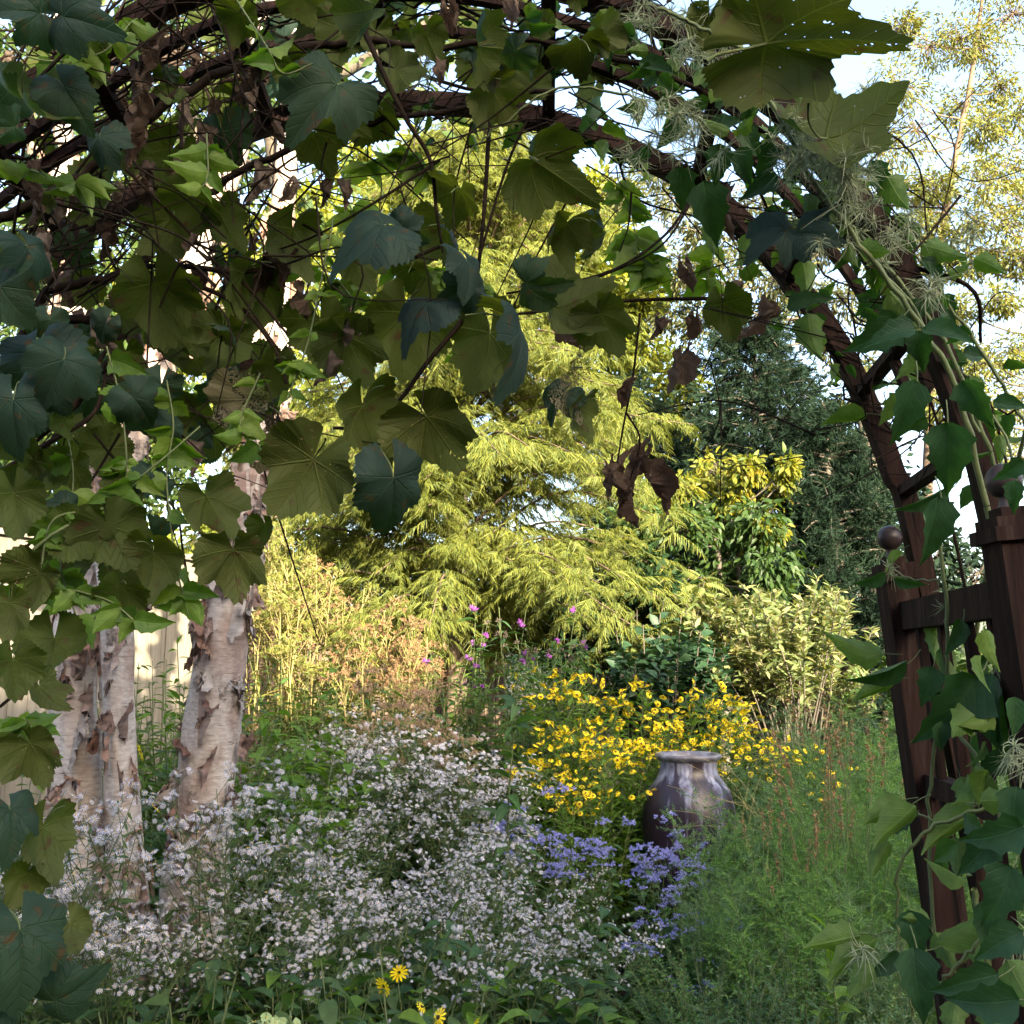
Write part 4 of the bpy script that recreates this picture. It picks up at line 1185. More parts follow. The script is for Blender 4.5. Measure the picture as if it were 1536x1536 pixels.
# --- blue mistflower before the jar
HB = fuzz(26, 5, .6)
mist = [make_plant('mistflower_plant', 'blue', 'flower', 'blue fluffy flowers before the jar', 140 + k, 5, .72, .17, lance(4, .32, fold=.08, curl=.3), .075, 16, (.1, .85), .15,
                   (M['green_stem'], M['leaf_bed']), (2, .92, .06, 1.3, 10, .018, .0125), HB, .05, .0035, [M['petal_blue']], hvar=.3) for k in range(3)]
B1, B2, B3 = ('blue fluffy flower against the body of the jar', 'blue fluffy flower mixed into the white asters', 'blue fluffy flower in the dark grass at the lower right of the drift')
spots = [(905, 5.3, 1228, B1), (1000, 5.4, 1222, B1), (1035, 5.3, 1262, B1), (950, 5.1, 1265, B1), (985, 5.0, 1290, B1), (1010, 5.1, 1285, B1), (1045, 5.2, 1295, B1), (990, 4.8, 1335, B1), (1010, 4.9, 1310, B1),
         (820, 5.5, 1185, B2), (850, 5.3, 1255, B2), (770, 5.2, 1250, B2), (840, 5.0, 1265, B2), (740, 5.3, 1205, B2), (870, 5.1, 1275, B2),
         (975, 4.5, 1385, B3), (955, 4.4, 1365, B3), (1065, 4.6, 1380, B3), (1050, 4.3, 1445, B3), (1055, 4.2, 1490, B3), (1000, 4.3, 1475, B3)]
stand(mist, spots, .72, 7)

# --- ironweed with purple tops, and tall plain weeds
iron = [make_plant('ironweed_plant', 'purple', 'flower', 'purple topped tall weeds', 150 + k, 4, 1.7, .25, lance(5, .12, fold=.04, curl=.4), .15, 34, (.15, .95), .3,
                   (M['green_stem'], M['leaf_bed']), (1, .97, .03, 1.2, 2, .02, .022), fuzz(24, 9, 1.0), .06, .005, [M['petal_purple'] if k == 0 else M['twig_grey']], hvar=.2) for k in range(2)]
stand([iron[0]], [(738, 6.9, 905, 'tall weed with a bright purple flower before the dark board fence'), (700, 7.0, 880, 'tall weed with purple tops left of the bright purple bloom'),
                  (800, 7.2, 885, 'tall weed with purple tops under the golden tree'), (690, 7.0, 965, 'short purple topped weed beside the golden stalks')], 1.7, 8)
stand([iron[1]], [(770, 6.9, 875, 'tall leafy weed with faded heads standing under the golden tree'), (830, 6.9, 905, 'tall leafy weed with faded heads beside the yellow daisies'),
                  (720, 6.8, 940, 'leafy weed with faded heads beneath the bright purple bloom'), (860, 7.2, 920, 'leafy weed with faded heads at the edge of the dark gap')], 1.7, 9)
weed = make_plant('tall_weed', 'single tall upright weed with long narrow leaves rising before the yellow daisies', 'weed', None, 160, 1, 1.62,   .05, lance(5, .15, fold=.04, curl=.6), .22, 44, (.12, .98), .35, (M['green_stem'], M['leaf_bed']), None, None, .01, .009)
w = P(785, 940, 4.9); place(weed, (P(778, 1250, 4.9)[0], 4.9, 0), .6, (1, 1, w[2] / 1.62), (0, .02))

# --- golden stalks and faded seed heads at the left back
straw = [make_plant('goldenrod_stalk', 'x', 'plant', 'tall golden stalks catching the sun', 170 + k, 3, 1.9, .16, lance(4, .085, fold=.03, curl=.6), .20, 26, (.2, .98), .55,
                    (M['straw'], M['leaf_straw']), (6, .78, .12, 1.8, 6, .034, .030), fuzz(10, 12 + k, 1.4), .08, .008, [M['seed_brown'] if k else M['leaf_straw']], hvar=.3) for k in range(2)]
G1, G2 = 'tall golden stalk with narrow leaves right of the single birch', 'brown tipped golden stalk in front of the dark board fence'
stand([straw[0]], [(420, 8.6, 789, G1), (455, 8.5, 779, G1), (400, 8.7, 824, G1), (440, 8.2, 834, G1), (480, 8.4, 824, G1), (415, 8.0, 864, G1), (470, 8.0, 879, G1), (395, 8.4, 854, G1), (510, 8.3, 869, G1)], 1.9, 10)
stand([straw[1]], [(500, 8.6, 824, G2), (540, 8.5, 839, G2), (470, 8.8, 814, G2), (590, 8.0, 879, G2), (620, 7.9, 884, G2), (600, 7.6, 909, G2), (640, 7.8, 904, G2), (560, 7.8, 919, G2), (450, 8.2, 844, G2), (525, 8.0, 874, G2)], 1.9, 11)
joe = [make_plant('seed_head_plant', 'x', 'plant', 'faded pinkish seed heads', 180 + k, 4, 1.2, .22, lance(4, .2, fold=.05, curl=.3), .13, 18, (.15, .9), .2,
                  (M['straw'], M['leaf_bed']), (3, .95, .06, 1.1, 14, .024, .013), fuzz(9, 20, .7), .06, .005, [M['seed_pink']], hvar=.25) for k in range(2)]
J1, J2 = 'faded pinkish brown flat seed head behind the white asters', 'brown seed head plant beside the tall upright weed'
stand(joe, [(580, 7.0, 998, J1), (640, 6.9, 1005, J1), (600, 6.5, 1025, J1), (655, 6.4, 1020, J1), (575, 6.6, 990, J1), (680, 6.9, 1020, J1), (560, 6.7, 1040, J1), (630, 6.5, 1055, J1), (690, 6.3, 1075, J2), (720, 6.1, 1090, J2)], 1.2, 12)

# --- green fillers behind the asters
gfill = [make_plant('leafy_plant', 'x', 'plant', 'green leafy plants behind the asters', 190 + k, 7, 1.2, .32, lance(4, .17, fold=.05, curl=.3), .12, 30, (.15, .98), .35, (M['green_stem'], (M['leaf_lime'], M['leaf_bed'], M['leaf_aster'])[k]), None, None, .08, .005, hvar=.35) for k in range(3)]
F1, F2, F3, F4 = ('leafy green plant at the foot of the golden stalks', 'leafy green plant between the pinkish seed heads and the yellow daisies', 'leafy green plant under the purple topped weeds', 'leafy green plant between the two birches')
sp = []
for n in range(40):
    px = R0.uniform(385, 680); Y = R0.uniform(6.2, 8.6); sp.append((px, Y, np.interp(Y, [6.2, 8.6], [1085, 950]) + R0.normal() * 18, F1))
for n in range(24):
    px = R0.uniform(640, 850); Y = R0.uniform(6.4, 8.2); sp.append((px, Y, np.interp(Y, [6.4, 8.2], [1080, 965]) + R0.normal() * 16, F2 if px < 740 else F3))
for n in range(18):
    px = R0.uniform(200, 290); Y = R0.uniform(4.6, 6.6); sp.append((px, Y, R0.uniform(920, 1120), F4))
for n in range(6):
    px = R0.uniform(0, 80); Y = R0.uniform(4.2, 5.2); sp.append((px, Y, R0.uniform(1080, 1200), 'leafy green plant before the pale fence left of the birches'))
stand(gfill, sp, 1.2, 13)
broad = [make_plant('phlox_plant', 'x', 'plant', 'broad leaved green plants right of the birch', 200 + k, 5, 1.1, .22, lance(5, .27, fold=.08, curl=.35), .15, 20, (.2, .99), .2, (M['green_stem'], M['leaf_lime']), None, None, .06, .005, hvar=.35) for k in range(2)]
Q1 = 'bright broad leaved plant just right of the single birch'
stand(broad, [(455, 5.4, 1055, Q1), (480, 5.2, 1075, Q1), (420, 5.5, 1005, Q1), (460, 5.8, 1000, Q1), (500, 5.1, 1120, Q1), (470, 4.9, 1125, Q1), (410, 5.2, 1060, Q1), (395, 4.9, 1110, Q1), (520, 5.6, 1050, Q1)], 1.1, 14)

# --- feathery green plants at the right
def twiglet(nb, seed, w=.05, ln=.42):
    r = np.random.default_rng(seed); b = MB()
    s = np.linspace(.05, 1, nb); a = np.arange(nb) * 2.4
    t = np.stack([np.cos(a), .9 * np.ones(nb), np.sin(a) * .8], -1)
    b.inst(blade(w, .2), frames(t, r.normal(size=(nb, 3)) + [0, 0, 1]), np.stack([.04 * np.sin(s * 3), s, -.12 * s * s], -1), ln * (1.1 - .5 * s) * r.uniform(.7, 1.2, nb))
    return np.concatenate(b.V), {k: np.concatenate(v) for k, v in b.F.items() if v}, np.concatenate(b.UV)
def fine_plant(seed, h, n, size, lab):
    return make_plant('feathery_plant', lab, 'plant', 'feathery green plants at the right', seed, 8, h, .40, twiglet(26, seed, .075, .28), size, n, (.15, 1), .8, (M['green_stem'], M['leaf_fine_blue' if seed % 2 else 'leaf_fine']), None, None, .10, .003, hvar=.4)
fine = [fine_plant(210 + k, 1.1, 26, .19, 'x') for k in range(4)]
sp = []
E1, E2, E3 = ('tall feathery green plant between the jar and the far arbor post', 'feathery green plant in the shaded lower right', 'feathery green plant seen beyond the arbor side')
for n in range(62):
    Y = R0.uniform(3.7, 7.6); px = R0.uniform(1085 if Y > 4.8 else 1030, 1340)
    lim = np.interp(px, [1030, 1090, 1130, 1180, 1240, 1340], [1340, 1165, 1090, 1040, 1015, 1010])
    top = lim + np.interp(Y, [3.7, 7.6], [330, 0]) * np.interp(px, [1030, 1340], [.55, 1]) + R0.normal() * 22
    if 900 < px < 1130 and 5.2 < Y < 6.6: Y = 6.9
    sp.append((px, Y, top, E1 if Y > 5 else E2))
for n in range(16):
    px = R0.uniform(1360, 1560); Y = R0.uniform(4.2, 6.5); sp.append((px, Y, R0.uniform(1060, 1260), E3))
for n in range(8):
    px = R0.uniform(1100, 1145); Y = R0.uniform(5.0, 5.7); sp.append((px, Y, R0.uniform(1175, 1250), E1))
for n in range(12):
    px = R0.uniform(1060, 1110); Y = R0.uniform(4.3, 5.4); sp.append((px, Y, R0.uniform(1270, 1400), E2))
stand(fine, sp, 1.1, 15)

# small leaved bushy mint-like plants in the lower right, silvery lance leaves
mint = [make_plant('mint_plant', 'x', 'plant', 'small leaved bushy plants at the lower right', 220 + k, 14, .62, .30, lance(2, .24, fold=.05, curl=.2), .03, 70, (.15, 1), .5, (M['green_stem'], M[('leaf_fine_blue', 'leaf_dark_bed', 'leaf_fine')[k]]), None, None, .10, .003, hvar=.45) for k in range(3)]
sp = [(R0.uniform(1010, 1420), R0.uniform(3.0, 4.1), 0, '') for _ in range(34)]
sp = [(px, Y, np.interp(Y, [3.0, 4.1], [1490, 1350]) + R0.normal() * 30, 'small leaved bushy plant filling the lower right corner of the bed') for px, Y, _, _ in sp]
stand(mint, sp, .62, 16)
silver = [make_plant('lance_leaf_plant', 'x', 'plant', 'silvery lance leaved stems', 230, 3, .75, .12, lance(5, .10, fold=.03, curl=.35), .13, 34, (.2, 1), .6, (M['green_stem'], M['leaf_aster']), None, None, .05, .005, hvar=.3)]
stand(silver, [(1205, 3.1, 1455, 'silvery lance leaved stem at the bottom edge left of the arbor post'), (1100, 3.1, 1450, 'silvery lance leaved stem at the bottom edge below the blue flowers')], .75, 17)

# brown seed spikes
def spike(seed):
    r = np.random.default_rng(seed)
    root = thing('seed_spike_plant', (0, 0, 0), 'x', 'plant', 'dry brown seed spikes')
    sb, fb = MB(), MB()
    for k in range(5):
        o = np.array([r.normal() * .05, r.normal() * .05, 0]); e = o + [r.normal() * .12, r.normal() * .12, .85 + .3 * r.random()]
        st = spline([o, (o + e) / 2 + r.normal(size=3) * .02, e], 8); sb.tube(st, .0016, 4)
        m = 60; s = r.uniform(.84, 1, m); pos = o + (e - o) * s[:, None] + r.normal(size=(m, 3)) * .005
        fb.inst(blade(.3, .1), frames(rand_dirs(m, r) + [0, 0, .3], rand_dirs(m, r)), pos, .011)
    sb.build('stem', M['green_stem'], root); fb.build('blossoms', M['seed_brown'], root)
    return root
spk = [spike(3), spike(4)]
K1, K2 = 'dry brown seed spike standing beside the far arbor post', 'dry brown seed spike low in the feathery green'
stand(spk, [(1262, 4.7, 1080, K1), (1290, 4.9, 1085, K1), (1235, 4.6, 1120, K1), (1310, 4.6, 1120, K1), (1275, 4.4, 1140, K1), (1170, 4.2, 1245, K2), (1190, 4.2, 1250, K2), (1230, 4.3, 1230, K2)], 1.0, 18)

# black-eyed daisies
HS = head(12, .15, .1, .24)
bes = make_plant('coneflower_plant', 'x', 'flower', 'yellow daisies with dark centres', 240, 3, .9, .12, lance(4, .2, fold=.06, curl=.3), .12, 14, (.1, .8), .3, (M['green_stem'], M['leaf_bed']), (1, .98, .02, 1, 1, .004, .026), HS, .05, .004, [M['petal_yellow'], M['centre_dark']], hvar=.25)
stand([bes], [(215, 4.6, 1090, 'dark centred yellow daisy between the two birches'), (225, 4.6, 1140, 'lower dark centred yellow daisy between the two birches'), (628, 2.7, 1478, 'dark centred yellow daisy in the shade at the bottom edge'), (610, 2.9, 1428, 'drooping dark centred yellow daisy above the bottom edge')], .9, 19)

# broad dark leaves along the front
front = [make_plant('violet_plant', 'x', 'plant', 'broad leaved plants along the shaded front', 250 + k, 8, .55, .24, lance(6, .30, fold=.10, curl=.4), .13, 8, (.3, 1), .25, (M['green_stem'], M[('leaf_bed', 'leaf_lime', 'leaf_dark_bed', 'leaf_aster')[k]]), None, None, .10, .005, hvar=.5) for k in range(4)]
sp = []
for n in range(78):
    px = R0.uniform(90, 1000); Y = R0.uniform(2.5, 3.7)
    if px > 700 and R0.random() < .55: px -= 400
    sp.append((px, Y, np.interp(Y, [2.5, 3.7], [1490, 1375]) + max(0, px - 650) * .10 + R0.normal() * 28, 'broad leaved green plant in the shade along the bottom edge'))
for n in range(12):
    px = R0.uniform(380, 760); Y = R0.uniform(3.3, 4.2)
    sp.append((px, Y, R0.uniform(1330, 1420), 'broad leaved green plant under the front asters'))
stand(front, sp, .55, 20)
hyd = make_plant('hydrangea_plant', 'pale green mop flower head at the bottom edge below the single birch', 'flower', None, 260, 3, .62, .10, lance(5, .33, fold=.1, curl=.3), .15, 8, (.3, .95), .2, (M['green_stem'], M['leaf_bed']), (1, .97, .02, 1, 60, .034, .013), head(5, .5, .05, .12), .05, .005, [petal_mat('pale_green_floret', [(.30, .40, .18), (.38, .46, .24), (.24, .34, .14)]), M['centre_yellow']], hvar=.25)
w = P(430, 1505, 2.6); place(hyd, (w[0], 2.6, 0), .4, (1, 1, w[2] / .62))

# lime sprout in front of the arbor post
lime = make_plant('lime_sprout', 'bright lime green leafy sprout left of the far arbor post low down', 'plant', None, 270, 4, .6, .10, lance(4, .26, fold=.08, curl=.3), .10, 9, (.5, 1), .6, (M['green_stem'], M['leaf_lime']), None, None, .04, .004)
w = P(1262, 1320, 3.3); place(lime, (w[0], 3.3, 0), 1.0, (1, 1, w[2] / .6))

# dry grass stalks bent across the jar
def dry_grass():
    r = np.random.default_rng(6)
    o0 = P(1120, 1250, 5.75)
    root = thing('dry_grass_tuft', (o0[0], o0[1], 0), 'pale dry grass stalks bent across the front of the jar', 'grass tuft')
    b = MB()
    lines = [[(1150, 1260), (1090, 1180), (1020, 1140)], [(1150, 1250), (1100, 1160), (1010, 1125)], [(1140, 1230), (1080, 1200), (1000, 1178)], [(1150, 1240), (1060, 1190), (1040, 1160)], [(1110, 1290), (1130, 1150), (1180, 1112), (1230, 1130)],
             [(1120, 1290), (1140, 1165), (1175, 1145), (1200, 1147)], [(1130, 1270), (1060, 1225), (1005, 1215)], [(1150, 1260), (1080, 1240), (1010, 1240)], [(1140, 1290), (1110, 1190), (1060, 1140)]]
    for l in lines:
        pts = [P(x, y, 5.62 + .04 * r.normal()) for x, y in l]; pts = [np.array([pts[0][0] + .1, 5.7, 0])] + pts
        b.tube(spline(pts, 16) - np.array([o0[0], o0[1], 0]), np.linspace(.0022, .0009, 16), 4)
    b.build('blade', M['straw'], root)
dry_grass()

# low ground cover between the plants
def cover():
    r = np.random.default_rng(77); b = MB()
    n = 26000
    Y = 2.4 + 9 * r.random(n) ** 1.3; px = r.uniform(-150, 1700, n)
    x = (px - 768) / 1536 * Y * 1.02
    z = r.random(n) ** 1.4 * (.20 + .28 * smooth(Y, 3, 7))
    pos = np.stack([x, Y, z], -1)
    a = r.uniform(0, 6.28, n)
    t = np.stack([np.cos(a), np.sin(a), r.normal(size=n) * .4 + .35], -1)
    b.inst(lance(3, .2, fold=.05, curl=.3), frames(t, np.tile([0, 0, 1.0], (n, 1)) + r.normal(size=(n, 3)) * .35), pos, r.uniform(.04, .12, n))
    tag(b.build('ground_cover', M['leaf_bed']), 'low green ground cover between the plants', kind='stuff')
cover()

# ---------------------------------------------------------------- vines over the arbor
RV = np.random.default_rng(2024)
CAM = np.array([0, 0, CAMZ])
GR = [grape(k, lobe=[1.0, .9, 1.1, .8, 1.05, .95][k], curve=[.35, .75, .3, .95, .5, .6][k], fold=[.05, .35, -.25, .5, -.1, .3][k], wave=[.09, .13, .11, .09, .14, .08][k]) for k in range(6)]
OV = [ovate(k, teeth=[.10, .16, .06, .2][k], width=[.29, .31, .26, .35][k], curl=[.3, .5, .2, .6][k]) for k in range(4)]
CR = [crumple(k) for k in range(5)]

def leaf_frame(p, ang, face, tilt=0., twist=0.):
    v = unit(CAM - p); r = unit(np.cross([0, 0, 1.0], v)); u = np.cross(v, r)
    a = math.radians(ang)
    t = math.cos(a) * r + math.sin(a) * u
    n = v if face == 't' else -v
    x = np.cross(t, n)
    ti, tw = math.radians(tilt), math.radians(twist)
    # tilt: swing the tip towards (+) or away from the viewer; twist: roll about the midrib
    t2 = t * math.cos(ti) + v * math.sin(ti)
    n2 = np.cross(x, t2)
    x2 = x * math.cos(tw) + n2 * math.sin(tw)
    n3 = np.cross(x2, t2)
    return np.stack([x2, t2, n3], -1)

def leaf_obj(parent, org, p, ang, size, face, k, mat, tilt=0., twist=0., petiole=True, name='leaf', wide=1.0):
    b = MB()
    T = GR[k]
    V = T[0] * np.array([wide, 1, 1])
    b.add(V, T[1], T[2], 0)
    if petiole:
        b.tube(spline([(0, 0, 0), (0, -.18, -.06), (.04, -.42, -.28), (.06, -.55, -.55)], 8), [.018, .014, .014, .014, .014, .014, .015, .02], 5, 1)
    R = leaf_frame(p, ang, face, tilt, twist)
    o = b.build(name, [mat, M['green_stem']], parent)
    mw = Matrix([[*(R[i] * size), (p - org)[i]] for i in range(3)] + [[0, 0, 0, 1]])
    o.matrix_local = mw
    return o

# ---- the grape vine: rooted behind the left posts, trained over the arches
vo = np.array([-1.5, 2.3, 0])
vine = thing('grape_vine', vo, 'old grape vine with large drooping olive leaves covering the arch top and left side', 'vine')
vs = MB()
def stem(pts, r0, r1, n=None, sides=6, wob=.0, b=None, org=vo):
    q = spline([P(*p) if len(p) == 3 else p for p in pts], n or max(8, 7 * len(pts)))
    q = q + RV.normal(size=q.shape) * wob
    (b or vs).tube(q - org, np.linspace(r0, r1, len(q)), sides)
# main woody arms
stem([(-60, 640, 2.3), (30, 520, 2.25), (70, 440, 2.2), (150, 420, 2.2), (205, 400, 2.2), (250, 350, 2.2), (330, 275, 2.15), (430, 225, 2.1), (560, 180, 2.05), (680, 165, 2.05), (830, 135, 2.0)], .013, .005, 60, 7, .003)
stem([(-60, 350, 2.0), (60, 300, 2.0), (150, 240, 2.0), (260, 150, 1.95), (380, 90, 1.95), (520, 60, 1.95), (650, 70, 1.95), (800, 60, 1.95), (1000, 110, 1.95), (1150, 200, 1.98)], .012, .005, 60, 7, .003)
stem([(60, 480, 2.2), (130, 480, 2.2), (180, 500, 2.2), (150, 560, 2.2), (100, 620, 2.2), (20, 690, 2.2)], .012, .004, 30, 7, .003)
stem([(535, 20, 1.9), (575, 110, 1.9), (610, 180, 1.92), (645, 240, 1.95), (655, 320, 1.97), (665, 380, 2.0)], .006, .003)
stem([(700, 465, 2.1), (690, 485, 2.1), (640, 545, 2.1), (600, 600, 2.1), (555, 640, 2.1), (500, 642, 2.1)], .0065, .0035)
stem([(545, 640, 2.1), (560, 665, 2.1), (590, 716, 2.1)], .0035, .003)
stem([(660, 370, 2.05), (580, 395, 2.05), (480, 350, 2.1), (390, 300, 2.1)], .004, .003)
stem([(390, 405, 2.1), (350, 408, 2.1), (280, 400, 2.15), (200, 400, 2.2)], .005, .007)
stem([(430, 575, 2.1), (410, 520, 2.1), (360, 460, 2.12), (290, 425, 2.15), (230, 400, 2.2)], .004, .006)
stem([(430, 500, 2.1), (380, 440, 2.1), (345, 405, 2.1)], .003, .004)
stem([(735, 170, 2.0), (725, 330, 2.02), (712, 440, 2.05), (700, 470, 2.08)], .005, .003)
stem([(715, 400, 2.05), (760, 250, 2.03), (800, 160, 2.0)], .003, .003)
stem([(1128, 452, 2.3), (1050, 448, 2.3), (930, 452, 2.3), (830, 465, 2.3), (740, 475, 2.2)], .005, .003)
stem([(1045, 285, 2.4), (1000, 350, 2.3), (930, 400, 2.25), (850, 425, 2.2), (760, 440, 2.15)], .004, .0025)
stem([(1040, 300, 2.4), (990, 370, 2.3), (900, 415, 2.25), (800, 445, 2.2)], .003, .002)
stem([(960, 470, 2.25), (950, 560, 2.25), (935, 640, 2.25), (925, 700, 2.25)], .003, .002)
stem([(940, 620, 2.25), (960, 660, 2.25), (945, 720, 2.25)], .0025, .0018)
stem([(660, 240, 2.0), (560, 305, 2.0), (470, 355, 2.05), (400, 380, 2.1)], .0035, .002)
stem([(60, 690, 2.05), (90, 640, 2.05), (150, 540, 2.1), (180, 490, 2.15)], .004, .005)
stem([(140, 650, 2.0), (200, 720, 2.0), (260, 760, 2.0), (275, 830, 2.0), (290, 920, 2.0)], .003, .002)
stem([(-20, 720, 2.0), (80, 660, 2.0), (140, 620, 2.05), (160, 560, 2.1)], .006, .004)
stem([(0, 860, 1.9), (60, 800, 1.95), (130, 730, 2.0), (180, 650, 2.0)], .003, .003)
stem([(0, 1060, 1.8), (60, 1010, 1.8), (110, 960, 1.85), (60, 880, 1.9)], .003, .002)
# the tangle of thin dead shoots in the upper left and along the arch
def tangle(n, box, Y0, Y1, rad, length, sag=.2):
    for _ in range(n):
        px, py = RV.uniform(box[0], box[2]), RV.uniform(box[1], box[3]); Y = RV.uniform(Y0, Y1)
        a = P(px, py, Y); d = unit(RV.normal(size=3) * [1, .35, .8]); L = length * RV.uniform(.4, 1.4)
        pts = [a, a + d * L * .5 + RV.normal(size=3) * .12 * L - [0, 0, sag * L * .2], a + d * L + RV.normal(size=3) * .2 * L - [0, 0, sag * L]]
        vs.tube(spline(pts, 10) - vo, np.linspace(rad, rad * .5, 10) * RV.uniform(.6, 1.3), 4)
tangle(120, (-20, 60, 430, 470), 1.9, 2.5, .0032, .32)
tangle(45, (0, 0, 400, 140), 1.8, 2.4, .003, .3)
tangle(90, (380, 0, 1150, 300), 1.8, 2.5, .0026, .32)
tangle(60, (1050, 150, 1480, 700), 1.9, 2.5, .0022, .3)
tangle(70, (-20, 0, 430, 420), 1.8, 2.4, .0026, .35)
tangle(30, (20, 470, 420, 760), 1.9, 2.4, .0022, .25)
for k in range(70):                                        # along the arch itself
    i = RV.integers(12, 112); j = int(np.clip(i + RV.integers(5, 16), 0, 118)); m = (i + j) // 2
    y = RV.uniform(YD - .03, YA + .03); q = lambda w, e: ARC[w] * [1, 0, 1] + [0, y, 0] + RV.normal(size=3) * e
    vs.tube(spline([q(i, .03), q(m, .05), q(j, .04)], 12) - vo, np.linspace(.0035, .002, 12) * RV.uniform(.6, 1.6), 5)
for k in range(120):                                       # thin shoots twined round the bars
    i = RV.integers(25, 100); L = RV.integers(6, 14); j = min(i + L, 116); f = RV.choice([0, 0, 1, .55, .8])
    y = YA + (YD - YA) * f; ra = ring(y)[i:j]; th = np.arange(len(ra)) * RV.uniform(.5, 1.1) + RV.uniform(0, 6)
    tt = unit(np.gradient(ra, axis=0)); nn = np.stack([-tt[:, 2], 0 * th, tt[:, 0]], -1); rad = RV.uniform(.028, .05)
    vs.tube(ra + (nn * np.cos(th)[:, None] + np.array([0, 1, 0]) * np.sin(th)[:, None]) * rad - vo, np.linspace(.0028, .0018, len(ra)), 4)
vs.tube(spline([(-1.55, 2.3, 0), (-1.50, 2.28, .7), (-1.52, 2.3, 1.4), P(-60, 640, 2.3)], 24) - vo, np.linspace(.022, .013, 24), 8)
vs.build('stem', M['twig'], vine)

G, GH, GL = M['grape_leaf'], M['grape_leaf_holey'], M['grape_leaf_lace']
